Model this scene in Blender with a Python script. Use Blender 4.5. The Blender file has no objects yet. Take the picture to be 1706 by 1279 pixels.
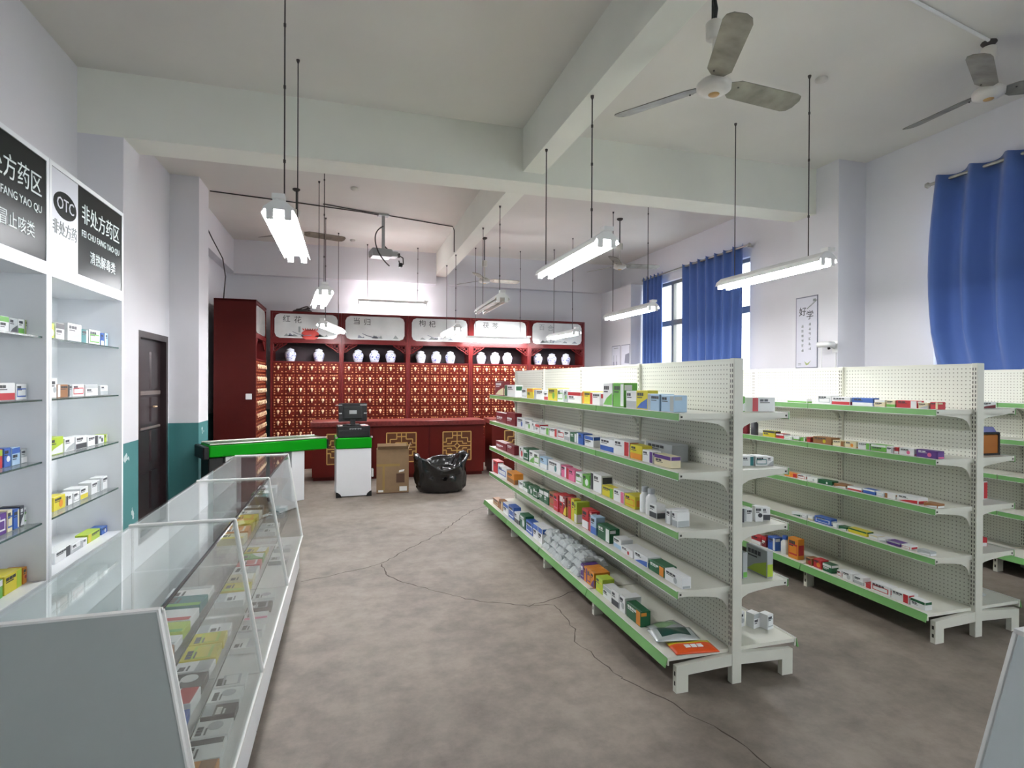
import bpy, bmesh, math, random
from mathutils import Vector, Matrix

S = bpy.context.scene
COL = S.collection

# ---------------------------------------------------------------- camera, sky, exposure
YAW = math.radians(16.4)
cam_data = bpy.data.cameras.new('camera')
cam_data.sensor_width = 36.0
cam_data.lens = 930.0 / 1706.0 * 36.0
cam_data.clip_start = 0.02
cam = bpy.data.objects.new('camera', cam_data)
COL.objects.link(cam)
cam.location = (0, 0, 1.6)
cam.matrix_world = (Matrix.Translation((0, 0, 1.6)) @ Matrix.Rotation(-YAW, 4, 'Z')
                    @ Matrix.Rotation(math.radians(90 - 0.25), 4, 'X') @ Matrix.Rotation(math.radians(0.27), 4, 'Z'))
S.camera = cam

world = bpy.data.worlds.new('world')
S.world = world
world.use_nodes = True
bg = world.node_tree.nodes['Background']
bg.inputs[0].default_value = (0.88, 0.94, 1.0, 1)
bg.inputs[1].default_value = 1.9

S.view_settings.view_transform = 'Standard'
S.view_settings.look = 'None'
S.view_settings.exposure = 1.8
S.view_settings.gamma = 1.0
S.view_settings.use_curve_mapping = False

TUBE = 22.0          # radiance of a lit fluorescent tube

# ---------------------------------------------------------------- materials
MATS = {}

def srgb(r, g, b):
    f = lambda c: (c / 12.92) if c <= 0.04045 else ((c + 0.055) / 1.055) ** 2.4
    return (f(r / 255), f(g / 255), f(b / 255), 1)

def mat(name, col, rough=0.5, metal=0.0, spec=0.5, noise=0.0, nscale=6.0, bump=0.0, coat=0.0):
    if name in MATS: return MATS[name]
    m = bpy.data.materials.new(name); m.use_nodes = True
    nt = m.node_tree; p = nt.nodes['Principled BSDF']
    c = srgb(*col)
    p.inputs['Base Color'].default_value = c
    p.inputs['Roughness'].default_value = rough
    p.inputs['Metallic'].default_value = metal
    p.inputs['Specular IOR Level'].default_value = spec
    p.inputs['Coat Weight'].default_value = coat
    if noise or bump:
        tc = nt.nodes.new('ShaderNodeTexCoord')
        n = nt.nodes.new('ShaderNodeTexNoise'); n.inputs['Scale'].default_value = nscale
        n.inputs['Detail'].default_value = 6
        nt.links.new(tc.outputs['Object'], n.inputs['Vector'])
        if noise:
            r = nt.nodes.new('ShaderNodeValToRGB')
            r.color_ramp.elements[0].position = 0.3; r.color_ramp.elements[1].position = 0.7
            r.color_ramp.elements[0].color = tuple(x * (1 - noise) for x in c[:3]) + (1,)
            r.color_ramp.elements[1].color = tuple(min(1, x * (1 + noise)) for x in c[:3]) + (1,)
            nt.links.new(n.outputs['Fac'], r.inputs['Fac'])
            nt.links.new(r.outputs['Color'], p.inputs['Base Color'])
        if bump:
            b = nt.nodes.new('ShaderNodeBump'); b.inputs['Strength'].default_value = bump
            b.inputs['Distance'].default_value = 0.01
            nt.links.new(n.outputs['Fac'], b.inputs['Height'])
            nt.links.new(b.outputs['Normal'], p.inputs['Normal'])
    MATS[name] = m
    return m

def nodes_of(name):
    m = bpy.data.materials.new(name); m.use_nodes = True
    MATS[name] = m
    return m, m.node_tree, m.node_tree.nodes['Principled BSDF']

def N(nt, kind, **inp):
    n = nt.nodes.new(kind)
    for k, v in inp.items():
        n.inputs[k].default_value = v
    return n

def math_n(nt, op, a, b=None):
    n = nt.nodes.new('ShaderNodeMath'); n.operation = op
    for i, x in enumerate((a, b)):
        if x is None: continue
        if isinstance(x, (int, float)): n.inputs[i].default_value = x
        else: nt.links.new(x, n.inputs[i])
    return n.outputs[0]

def mix_rgb(nt, fac, a, b):
    n = nt.nodes.new('ShaderNodeMix'); n.data_type = 'RGBA'
    for sock, x in ((n.inputs['Factor'], fac), (n.inputs['A'], a), (n.inputs['B'], b)):
        if isinstance(x, (int, float)): sock.default_value = x
        elif isinstance(x, tuple): sock.default_value = x
        else: nt.links.new(x, sock)
    return n.outputs['Result']

def wall_material():
    # white emulsion above a green painted dado with chipped spots
    m, nt, p = nodes_of('wall_paint')
    tc = N(nt, 'ShaderNodeTexCoord'); sp = N(nt, 'ShaderNodeSeparateXYZ')
    nt.links.new(tc.outputs['Object'], sp.inputs[0])
    n1 = N(nt, 'ShaderNodeTexNoise', Scale=1.3, Detail=5.0)
    n2 = N(nt, 'ShaderNodeTexNoise', Scale=7.0, Detail=3.0)
    for n in (n1, n2): nt.links.new(tc.outputs['Object'], n.inputs['Vector'])
    white = mix_rgb(nt, n1.outputs['Fac'], srgb(218, 217, 221), srgb(226, 225, 229))
    green = mix_rgb(nt, n1.outputs['Fac'], srgb(62, 122, 124), srgb(74, 138, 138))
    chip = math_n(nt, 'GREATER_THAN', n2.outputs['Fac'], 0.69)
    green = mix_rgb(nt, chip, green, srgb(205, 215, 215))
    low = math_n(nt, 'LESS_THAN', sp.outputs['Z'], 1.06)
    nt.links.new(mix_rgb(nt, low, white, green), p.inputs['Base Color'])
    p.inputs['Roughness'].default_value = 0.6
    return m

def floor_material():
    m, nt, p = nodes_of('worn_concrete')
    tc = N(nt, 'ShaderNodeTexCoord')
    n1 = N(nt, 'ShaderNodeTexNoise', Scale=0.9, Detail=8.0, Roughness=0.62)
    n2 = N(nt, 'ShaderNodeTexNoise', Scale=5.5, Detail=8.0, Roughness=0.7)
    n3 = N(nt, 'ShaderNodeTexNoise', Scale=40.0, Detail=4.0)
    for n in (n1, n2, n3): nt.links.new(tc.outputs['Object'], n.inputs['Vector'])
    r1 = N(nt, 'ShaderNodeValToRGB'); r2 = N(nt, 'ShaderNodeValToRGB')
    r1.color_ramp.elements[0].position = .35; r1.color_ramp.elements[0].color = srgb(100, 91, 82)
    r1.color_ramp.elements[1].position = .65; r1.color_ramp.elements[1].color = srgb(146, 134, 124)
    r2.color_ramp.elements[0].position = .3; r2.color_ramp.elements[0].color = srgb(80, 71, 64)
    r2.color_ramp.elements[1].position = .62; r2.color_ramp.elements[1].color = srgb(148, 138, 127)
    nt.links.new(n1.outputs['Fac'], r1.inputs['Fac']); nt.links.new(n2.outputs['Fac'], r2.inputs['Fac'])
    c = mix_rgb(nt, 0.45, r1.outputs['Color'], r2.outputs['Color'])
    c = mix_rgb(nt, math_n(nt, 'MULTIPLY', n3.outputs['Fac'], 0.18), c, srgb(110, 100, 92))
    nt.links.new(c, p.inputs['Base Color'])
    p.inputs['Roughness'].default_value = 0.55
    p.inputs['Specular IOR Level'].default_value = 0.35
    b = N(nt, 'ShaderNodeBump', Strength=0.15, Distance=0.01)
    nt.links.new(n2.outputs['Fac'], b.inputs['Height']); nt.links.new(b.outputs['Normal'], p.inputs['Normal'])
    return m

def peg_material():
    # cream sheet steel with punched holes every 25 mm
    m, nt, p = nodes_of('pegboard_steel')
    tc = N(nt, 'ShaderNodeTexCoord'); sp = N(nt, 'ShaderNodeSeparateXYZ')
    nt.links.new(tc.outputs['Object'], sp.inputs[0])
    def cell(s):
        f = math_n(nt, 'FRACT', math_n(nt, 'MULTIPLY', s, 1 / 0.0255))
        d = math_n(nt, 'SUBTRACT', f, 0.5)
        return math_n(nt, 'MULTIPLY', d, d)
    r2 = math_n(nt, 'ADD', cell(sp.outputs['Y']), cell(sp.outputs['Z']))
    hole = math_n(nt, 'LESS_THAN', r2, 0.026)
    nt.links.new(mix_rgb(nt, hole, srgb(226, 227, 216), srgb(150, 150, 138)), p.inputs['Base Color'])
    p.inputs['Roughness'].default_value = 0.45
    return m

def glass_material(name, tint=(0.93, 0.97, 0.96), ior=1.5, haze=0.0):
    m, nt, p = nodes_of(name)
    nt.nodes.remove(p)
    out = [n for n in nt.nodes if n.type == 'OUTPUT_MATERIAL'][0]
    tr = N(nt, 'ShaderNodeBsdfTransparent', Color=tint + (1,))
    gl = N(nt, 'ShaderNodeBsdfGlossy', Roughness=0.02)
    fr = N(nt, 'ShaderNodeFresnel', IOR=ior)
    ge = N(nt, 'ShaderNodeNewGeometry')          # thin pane: same reflectance from either side
    nt.links.new(math_n(nt, 'ADD', ior, math_n(nt, 'MULTIPLY', ge.outputs['Backfacing'], 1 / ior - ior)), fr.inputs['IOR'])
    mx = nt.nodes.new('ShaderNodeMixShader')
    nt.links.new(fr.outputs[0], mx.inputs[0]); nt.links.new(tr.outputs[0], mx.inputs[1]); nt.links.new(gl.outputs[0], mx.inputs[2])
    last = mx
    if haze:
        df = N(nt, 'ShaderNodeBsdfDiffuse', Color=(0.8, 0.85, 0.85, 1))
        m2 = nt.nodes.new('ShaderNodeMixShader'); m2.inputs[0].default_value = haze
        nt.links.new(mx.outputs[0], m2.inputs[1]); nt.links.new(df.outputs[0], m2.inputs[2]); last = m2
    nt.links.new(last.outputs[0], out.inputs['Surface'])
    return m

def emit_material(name, col, strength):
    m, nt, p = nodes_of(name)
    p.inputs['Emission Color'].default_value = col + (1,)
    p.inputs['Emission Strength'].default_value = strength
    p.inputs['Base Color'].default_value = (0.9, 0.9, 0.9, 1)
    return m

def porcelain_material():
    m, nt, p = nodes_of('blue_white_porcelain')
    tc = N(nt, 'ShaderNodeTexCoord')
    v = N(nt, 'ShaderNodeTexNoise', Scale=26.0, Detail=3.0, Distortion=1.4)
    nt.links.new(tc.outputs['Object'], v.inputs['Vector'])
    sp = N(nt, 'ShaderNodeSeparateXYZ'); nt.links.new(tc.outputs['Object'], sp.inputs[0])
    on = math_n(nt, 'GREATER_THAN', v.outputs['Fac'], 0.56)
    band = math_n(nt, 'MULTIPLY', math_n(nt, 'GREATER_THAN', sp.outputs['Z'], 0.04), math_n(nt, 'LESS_THAN', sp.outputs['Z'], 0.17))
    on = math_n(nt, 'MULTIPLY', on, band)
    nt.links.new(mix_rgb(nt, on, srgb(232, 234, 246), srgb(112, 124, 196)), p.inputs['Base Color'])
    p.inputs['Roughness'].default_value = 0.15
    return m

def curtain_material():
    m, nt, p = nodes_of('blue_curtain_cloth')
    p.inputs['Base Color'].default_value = srgb(74, 106, 172)
    p.inputs['Roughness'].default_value = 0.7
    p.inputs['Sheen Weight'].default_value = 0.3
    out = [n for n in nt.nodes if n.type == 'OUTPUT_MATERIAL'][0]
    t = N(nt, 'ShaderNodeBsdfTranslucent', Color=srgb(70, 105, 190))
    mx = nt.nodes.new('ShaderNodeMixShader'); mx.inputs[0].default_value = 0.12
    nt.links.new(p.outputs[0], mx.inputs[1]); nt.links.new(t.outputs[0], mx.inputs[2])
    nt.links.new(mx.outputs[0], out.inputs['Surface'])
    return m

WALL = wall_material(); FLOOR = floor_material(); PEG = peg_material()
GLASS = glass_material('counter_glass', tint=(.955, .985, .98), haze=0.012)
SHELFGLASS = glass_material('shelf_glass', tint=(0.975, 0.99, 0.985), ior=1.3)
WINGLASS = glass_material('window_glass', tint=(0.97, 0.98, 0.98))
CLEARPLASTIC = glass_material('clear_plastic', tint=(0.95, 0.97, 0.97), ior=1.4, haze=0.55)
LIT = emit_material('lit_tube', (0.96, 0.97, 1.0), TUBE)
PORC = porcelain_material(); CURT = curtain_material()
CEIL = mat('ceiling_paint', (221, 218, 211), 0.7, noise=0.05, nscale=0.8)
BEAM = mat('beam_paint', (234, 235, 225), 0.7, noise=0.04, nscale=1.2)
CRACK = mat('crack', (74, 64, 56), 0.9)
WHITE = mat('white_laminate', (240, 242, 245), 0.4)
WHITEM = mat('white_metal', (232, 232, 230), 0.35)
CREAM = mat('cream_steel', (222, 222, 210), 0.42)
DARKSLOT = mat('dark_slot', (62, 62, 56), 0.7)
GREENSTRIP = mat('green_price_strip', (120, 176, 106), 0.25, spec=0.6, coat=0.3)
GREENB = mat('bright_green_laminate', (0, 146, 12), 0.4, spec=0.2)
RED = mat('red_brown_lacquer', (92, 22, 16), 0.45, spec=0.2, noise=0.10, nscale=3.0)
REDS = mat('red_brown_side', (80, 18, 13), 0.45, spec=0.2, noise=0.08, nscale=2.0)
REDL = mat('red_lacquer_frame', (98, 24, 24), 0.35, spec=0.3)
DRW = mat('drawer_wood', (98, 22, 8), 0.45, spec=0.25, noise=0.22, nscale=9.0)
NICHE = mat('niche_dark', (50, 34, 40), 0.6)
GOLD = mat('gold_lettering', (212, 152, 100), 0.4)
BRASS = mat('brass', (250, 216, 176), 0.3, metal=0.2)
LATT = mat('gold_lattice', (205, 165, 95), 0.4, metal=0.2)
LATB = mat('lattice_backing', (96, 48, 14), 0.5)
STONE = mat('red_worktop', (112, 44, 42), 0.35, spec=0.3, noise=0.25, nscale=30)
SIGNW = mat('sign_panel', (206, 208, 206), 0.12, coat=0.5, noise=0.10, nscale=3.0)
INK = mat('ink', (52, 50, 50), 0.6)
INKL = mat('pale_ink', (140, 146, 144), 0.6)
SIGNRED = mat('sign_red', (196, 66, 58), 0.4)
SIGNDK = mat('dark_green_sign', (12, 22, 20), 0.3, spec=0.12)
SIGNLT = mat('pale_sign', (214, 216, 224), 0.4)
SIGNTXT = mat('sign_white_letters', (214, 224, 222), 0.5)
DOORM = mat('dark_brown_door', (46, 34, 36), 0.3, noise=0.1, nscale=3.0)
DOORG = mat('door_rail_reflection', (120, 108, 104), 0.4)
BLACK = mat('black_plastic', (24, 24, 26), 0.45)
GREY = mat('grey_plastic', (168, 170, 170), 0.4)
DGREY = mat('dark_cord', (62, 56, 54), 0.6)
STEEL = mat('steel', (170, 168, 162), 0.3, metal=0.8)
BLADE = mat('dusty_fan_blade', (138, 134, 122), 0.45, metal=0.3, noise=0.35, nscale=7.0)
FANW = mat('fan_enamel', (212, 208, 200), 0.3)
CARD = mat('corrugated_card', (142, 116, 86), 0.8, noise=0.06, nscale=12)
CARDIN = mat('card_inside', (92, 66, 52), 0.9)
BAGM = mat('black_bin_bag', (10, 10, 11), 0.2, spec=0.8, bump=0.5, nscale=7.0)
ALU = mat('window_aluminium', (120, 120, 114), 0.5)
DEADTUBE = mat('unlit_tube', (238, 236, 232), 0.3)
PAPER = mat('poster_paper', (216, 216, 226), 0.6, noise=0.03, nscale=4)
PFRAME = mat('poster_border', (128, 130, 144), 0.6)
PGREEN = mat('poster_leaf', (168, 182, 120), 0.6)
TRAYCLEAR = CLEARPLASTIC
BOXC = {'w': ('white', (232, 234, 234)), 'g': ('green', (106, 178, 74)), 'd': ('dark green', (32, 98, 62)),
        'y': ('yellow', (214, 200, 54)), 'o': ('orange', (222, 142, 48)), 'r': ('red', (194, 48, 56)),
        'b': ('blue', (58, 100, 182)), 'p': ('purple', (92, 54, 132)), 'k': ('pink', (222, 110, 150)),
        'n': ('brown', (156, 108, 66)), 't': ('teal', (40, 122, 124)), 'l': ('lime green', (178, 204, 62)),
        'e': ('grey', (176, 182, 184)), 'c': ('cream', (224, 214, 178)), 'm': ('maroon', (122, 28, 40)),
        'x': ('pale blue', (170, 200, 224)), 'z': ('charcoal', (66, 68, 74))}
for k_, (n_, c_) in BOXC.items():
    mat('carton_' + n_.replace(' ', '_'), c_, 0.4)
BM = {k_: MATS['carton_' + n_.replace(' ', '_')] for k_, (n_, c_) in BOXC.items()}

# ---------------------------------------------------------------- mesh helpers
class MB:
    """collects shapes and links them as ONE mesh object"""
    def __init__(s): s.v = []; s.f = []; s.m = []; s.sm = []; s.mats = []
    def mi(s, m):
        if m not in s.mats: s.mats.append(m)
        return s.mats.index(m)
    def add(s, vs, fs, m, smooth=False):
        o = len(s.v); s.v += [tuple(x) for x in vs]; i = s.mi(m)
        for f in fs: s.f.append(tuple(o + k for k in f)); s.m.append(i); s.sm.append(smooth)
    def box(s, x0, x1, y0, y1, z0, z1, m):
        v = [(x0, y0, z0), (x1, y0, z0), (x1, y1, z0), (x0, y1, z0), (x0, y0, z1), (x1, y0, z1), (x1, y1, z1), (x0, y1, z1)]
        s.add(v, [(0, 3, 2, 1), (4, 5, 6, 7), (0, 1, 5, 4), (1, 2, 6, 5), (2, 3, 7, 6), (3, 0, 4, 7)], m)
        return s
    def cbox(s, x0, x1, y0, y1, z0, z1, m, b=0.002):
        """box with chamfered edges"""
        bm_ = bmesh.new(); r = bmesh.ops.create_cube(bm_, size=1.0)
        for v in bm_.verts:
            v.co = ((x0 + x1) / 2 + v.co.x * (x1 - x0), (y0 + y1) / 2 + v.co.y * (y1 - y0), (z0 + z1) / 2 + v.co.z * (z1 - z0))
        bmesh.ops.bevel(bm_, geom=bm_.edges[:], offset=b, segments=1, affect='EDGES')
        bm_.verts.index_update()
        s.add([v.co[:] for v in bm_.verts], [tuple(v.index for v in f.verts) for f in bm_.faces], m)
        bm_.free(); return s
    def prism(s, poly, axis, a, b, m):
        """poly of 2D points extruded along axis; the 2D axes are the other two in x,y,z order"""
        n = len(poly)
        def P(p, t):
            return {'x': (t, p[0], p[1]), 'y': (p[0], t, p[1]), 'z': (p[0], p[1], t)}[axis]
        v = [P(p, a) for p in poly] + [P(p, b) for p in poly]
        f = [tuple(range(n)), tuple(range(2 * n - 1, n - 1, -1))]
        for i in range(n):
            j = (i + 1) % n; f.append((i, i + n, j + n, j))
        s.add(v, f, m); return s
    def tube(s, pts, r, m, n=8, cap=True):
        pts = [Vector(p) for p in pts]; v = []; f = []
        rs = r if isinstance(r, (list, tuple)) else [r] * len(pts)
        up = None
        for i, p in enumerate(pts):
            t = (pts[min(i + 1, len(pts) - 1)] - pts[max(i - 1, 0)]).normalized()
            a = t.cross(Vector((0, 0, 1)) if abs(t.z) < 0.9 else Vector((1, 0, 0))).normalized()
            if up is not None:
                a = (up - t * up.dot(t)).normalized()
            up = a; b = t.cross(a)
            for k in range(n):
                w = 2 * math.pi * k / n
                v.append(p + (a * math.cos(w) + b * math.sin(w)) * rs[i])
        for i in range(len(pts) - 1):
            for k in range(n):
                f.append((i * n + k, i * n + (k + 1) % n, (i + 1) * n + (k + 1) % n, (i + 1) * n + k))
        s.add(v, f, m, True)
        if cap:
            e = len(pts) - 1
            s.add([v[k] for k in range(n)], [tuple(range(n - 1, -1, -1))], m)
            s.add([v[e * n + k] for k in range(n)], [tuple(range(n))], m)
        return s
    def lathe(s, prof, m, n=20, cx=0, cy=0, z=0):
        v = []; f = []
        for r, h in prof:
            for k in range(n):
                w = 2 * math.pi * k / n; v.append((cx + r * math.cos(w), cy + r * math.sin(w), z + h))
        for i in range(len(prof) - 1):
            for k in range(n):
                f.append((i * n + k, i * n + (k + 1) % n, (i + 1) * n + (k + 1) % n, (i + 1) * n + k))
        s.add(v, f, m, True)
        s.add([v[k] for k in range(n)], [tuple(range(n - 1, -1, -1))], m)
        e = (len(prof) - 1) * n
        s.add([v[e + k] for k in range(n)], [tuple(range(n))], m)
        return s
    def mesh(s, name):
        me = bpy.data.meshes.new(name)
        me.from_pydata(s.v, [], s.f)
        for m in s.mats: me.materials.append(m)
        me.polygons.foreach_set('material_index', s.m)
        me.polygons.foreach_set('use_smooth', s.sm)
        me.update()
        bm_ = bmesh.new(); bm_.from_mesh(me)
        bmesh.ops.recalc_face_normals(bm_, faces=bm_.faces[:])
        bm_.to_mesh(me); bm_.free()
        return me
    def build(s, name, parent=None, loc=(0, 0, 0), rotz=0.0):
        return link(name, s.mesh(name), parent, loc, rotz)

def link(name, me, parent=None, loc=(0, 0, 0), rotz=0.0):
    o = bpy.data.objects.new(name, me)
    COL.objects.link(o)
    o.parent = parent; o.location = loc; o.rotation_euler = (0, 0, rotz)
    return o

def tag(o, label=None, cat=None, group=None, kind=None):
    if label: o['label'] = label
    if cat: o['category'] = cat
    if group: o['group'] = group
    if kind: o['kind'] = kind
    return o

def thing(name, label, cat, loc=(0, 0, 0), rotz=0.0, group=None):
    o = bpy.data.objects.new(name, None)
    o.empty_display_size = 0.1
    COL.objects.link(o); o.location = loc; o.rotation_euler = (0, 0, rotz)
    return tag(o, label, cat, group)

def struct(name, mb, label=None, cat=None):
    return tag(mb.build(name), label, cat, None, 'structure')

def copy_tree(o, parent=None):
    c = o.copy(); COL.objects.link(c); c.parent = parent
    for ch in list(o.children): copy_tree(ch, c)
    return c

def text_verts(body, size, ext=0.001, shear=0.0):
    cu = bpy.data.curves.new('lettering', 'FONT'); cu.body = body; cu.size = size
    cu.extrude = ext; cu.resolution_u = 2; cu.shear = shear
    cu.align_x = 'CENTER'; cu.align_y = 'CENTER'
    o = bpy.data.objects.new('lettering', cu); COL.objects.link(o)
    dg = bpy.context.evaluated_depsgraph_get()
    me = bpy.data.meshes.new_from_object(o.evaluated_get(dg))
    v = [x.co[:] for x in me.vertices]; f = [tuple(p.vertices) for p in me.polygons]
    bpy.data.objects.remove(o); bpy.data.curves.remove(cu); bpy.data.meshes.remove(me)
    return v, f

def lettering(mb, body, size, face, at, m, squeeze=1.0, ext=0.001):
    """face '+x','-x','-y': the way the letters look; at: centre in mesh coordinates"""
    v, f = text_verts(body, size, ext)
    out = []
    for x, y, z in v:
        x *= squeeze
        if face == '+x': p = (z, x, y)
        elif face == '-x': p = (-z, -x, y)
        else: p = (x, -z, y)
        out.append((p[0] + at[0], p[1] + at[1], p[2] + at[2]))
    mb.add(out, f, m)

ORD = ['first', 'second', 'third', 'fourth', 'fifth', 'sixth', 'seventh', 'eighth', 'ninth', 'tenth', 'eleventh', 'twelfth',
       'thirteenth', 'fourteenth', 'fifteenth', 'sixteenth', 'seventeenth', 'eighteenth', 'nineteenth', 'twentieth',
       'twenty-first', 'twenty-second', 'twenty-third', 'twenty-fourth', 'twenty-fifth', 'twenty-sixth', 'twenty-seventh', 'twenty-eighth']
PI = math.pi

# ================================================================ the room
XL, XR, YB, YF, ZC = -2.14, 5.80, 11.35, -3.0, 4.17
WINS = [(7.05, 9.95, 0.95, 3.50), (1.60, 4.30, 0.95, 3.50), (-2.6, 0.3, 0.95, 3.50)]  # last one is added out of view to let daylight in

fl = MB(); fl.box(XL - .2, XR + .2, YF - .2, YB + .2, -0.12, 0, FLOOR)
def crack(pts, w):
    rng = random.Random(len(pts) * 7)
    fine = []
    for (a, b), (c, d) in zip(pts, pts[1:]):
        n = max(2, int(math.hypot(c - a, d - b) / 0.05))
        for i in range(n):
            t = i / n; fine.append((a + (c - a) * t + rng.uniform(-.012, .012), b + (d - b) * t + rng.uniform(-.012, .012)))
    fine.append(pts[-1])
    v = []; f = []
    for i, (x, y) in enumerate(fine):
        x2, y2 = fine[min(i + 1, len(fine) - 1)]; x0, y0 = fine[max(i - 1, 0)]
        L = math.hypot(x2 - x0, y2 - y0) or 1; nx, ny = -(y2 - y0) / L, (x2 - x0) / L
        ww = w * rng.uniform(.4, 1.2)
        v += [(x + nx * ww, y + ny * ww, .0008), (x - nx * ww, y - ny * ww, .0008)]
    for i in range(len(fine) - 1): f.append((2 * i, 2 * i + 1, 2 * i + 3, 2 * i + 2))
    fl.add(v, f, CRACK)
crack([(-0.362, 4.721), (-0.091, 4.816), (0.28, 4.994), (0.617, 5.453), (0.944, 5.852), (1.29, 6.457), (1.506, 6.778), (1.742, 6.956)], .006)
crack([(0.28, 4.994), (0.313, 4.718), (0.396, 4.55), (0.54, 4.36), (0.716, 4.158), (0.921, 3.947), (1.121, 3.856), (1.253, 3.775), (1.415, 3.842), (1.674, 3.952)], .0055)
crack([(1.253, 3.775), (1.426, 3.748), (1.432, 3.535), (1.411, 3.35), (1.354, 3.176), (1.387, 3.047), (1.394, 2.899), (1.433, 2.721)], .004)
crack([(1.433, 2.721), (1.542, 2.482), (1.584, 2.338), (1.636, 2.226), (1.671, 2.103), (1.701, 1.918), (1.73, 1.7)], .004)
struct('floor', fl, 'worn grey brown concrete floor with branching cracks', 'floor')

struct('ceiling', MB().box(XL - .2, XR + .2, YF - .2, YB + .2, ZC, ZC + .15, CEIL), 'off white painted ceiling', 'ceiling')

# left wall with the doorway
DY0, DY1, DZ = 6.78, 7.80, 2.13
w = MB()
w.box(XL - .2, XL, YF, DY0, 0, ZC, WALL).box(XL - .2, XL, DY1, YB, 0, ZC, WALL).box(XL - .2, XL, DY0, DY1, DZ, ZC, WALL)
struct('wall_left', w, 'white wall with a green dado on the left side', 'wall')
struct('wall_back', MB().box(XL - .2, XR + .2, YB, YB + .2, 0, ZC, WALL), 'white wall behind the red medicine cabinets', 'wall')
struct('wall_front', MB().box(XL - .2, XR + .2, YF - .2, YF, 0, ZC, WALL))
w = MB(); y = YF
for (a, b, z0, z1) in sorted(WINS):
    w.box(XR, XR + .2, y, a, 0, ZC, WALL)
    w.box(XR, XR + .2, a, b, 0, z0, WALL).box(XR, XR + .2, a, b, z1, ZC, WALL); y = b
w.box(XR, XR + .2, y, YB, 0, ZC, WALL)
struct('wall_right', w, 'white wall with windows on the right side', 'wall')

# beams and pilasters
struct('trim_1', MB().box(XL, XR, 5.42, 5.78, 3.63, ZC, BEAM), 'deep ceiling beam crossing the room from wall to wall', 'beam')
struct('trim_2', MB().box(1.70, 1.92, YF, 5.42, 3.73, ZC, BEAM), 'ceiling beam running towards the camera beside the near fan', 'beam')
struct('trim_3', MB().box(1.70, 1.92, 5.78, YB, 3.73, ZC, BEAM), 'ceiling beam running towards the red cabinets', 'beam')
struct('trim_4', MB().box(XL, XL + .14, 8.40, YB, 3.58, ZC, WALL), 'shallow beam along the top of the far left wall', 'beam')
struct('trim_5', MB().box(XL + .14, 1.70, YB - .15, YB, 3.55, ZC, WALL).box(1.92, XR, YB - .15, YB, 3.55, ZC, WALL), 'shallow beam along the top of the back wall', 'beam')
struct('trim_6', MB().box(XL, -1.81, 5.42, 5.78, 0, 3.63, WALL), 'left wall pilaster under the cross beam with green dado', 'pilaster')
struct('trim_7', MB().box(XL, -1.81, 7.90, 8.40, 0, ZC, WALL), 'left wall pilaster beyond the dark door with chipped green dado', 'pilaster')
struct('trim_8', MB().box(5.40, XR, 5.10, 5.42, 0, ZC, WALL).box(5.40, XR, 5.42, 5.78, 0, 3.63, WALL), 'right wall pilaster that carries the calligraphy poster', 'pilaster')
struct('trim_9', MB().box(5.40, XR, 10.0, YB, 0, 3.55, WALL), 'right wall pilaster in the far corner', 'pilaster')

# door in the left wall
d = tag(thing('door_1', 'dark brown panelled door in the left wall beside the chipped pilaster', 'door', (XL - .2, (DY0 + DY1) / 2, 0)), kind='structure')
h = (DY1 - DY0) / 2
m = MB(); m.box(0.10, 0.215, -h, -h + .07, 0, DZ, DOORM).box(0.10, 0.215, h - .07, h, 0, DZ, DOORM).box(0.10, 0.215, -h + .07, h - .07, DZ - .07, DZ, DOORM)
m.build('door_frame', d)
m = MB(); m.box(0.11, 0.15, -h + .07, h - .07, 0.01, DZ - .07, DOORM)
for z0, z1 in ((.12, .55), (.66, 1.02), (1.12, 1.40), (1.50, 1.92)):
    for a, b in ((-h + .16, -.05), (.05, h - .16)):
        m.prism([(.15, a), (.162, a + .03), (.162, b - .03), (.15, b)], 'z', z0, z1, DOORM)
m.box(.15, .166, -h + .12, h - .12, 1.43, 1.475, DOORG).box(.15, .166, -h + .12, h - .12, 1.04, 1.065, DOORG)  # rails made paler: reflections on the door put into the colour
m.build('door_panel', d)
tag(MB().box(.15, .158, .12, .16, 1.25, 1.33, GOLD).tube([(.158, .14, 1.29), (.20, .14, 1.29), (.20, .05, 1.29)], .009, BRASS).build('door_handle', d), 'small brass coloured handle')
MB().box(0.0, 0.09, -h, h, 0, DZ, DOORM).build('door_backing', d)

# windows
def window(n, y0, y1, z0, z1, label):
    o = tag(thing('window_%d' % n, label, 'window', (XR, (y0 + y1) / 2, z0)), kind='structure')
    hw = (y1 - y0) / 2; H = z1 - z0
    m = MB()
    m.box(.06, .12, -hw, -hw + .06, 0, H, ALU).box(.06, .12, hw - .06, hw, 0, H, ALU)
    m.box(.06, .12, -hw + .06, hw - .06, 0, .06, ALU).box(.06, .12, -hw + .06, hw - .06, H - .06, H, ALU)
    zt = H * .695
    m.box(.055, .125, -hw + .06, hw - .06, zt - .05, zt + .05, ALU)
    for k in range(1, 4):
        y = -hw + (2 * hw) * k / 4
        m.box(.055, .125, y - .04, y + .04, .06, zt - .05, ALU).box(.055, .125, y - .04, y + .04, zt + .05, H - .06, ALU)
    m.build('window_frame', o)
    MB().box(.088, .093, -hw + .05, hw - .05, .05, H - .05, WINGLASS).build('window_pane', o)
    MB().box(-.03, .2, -hw - .05, hw + .05, -.04, 0, WHITEM).build('window_sill', o)
    return o
window(1, *WINS[0], 'bright aluminium window behind the far pair of blue curtains')
window(2, *WINS[1], 'window hidden behind the large near blue curtain')
window(3, *WINS[2], 'added unseen window on the right wall nearest the camera')  # unseen, added as a daylight source beside the camera

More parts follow.
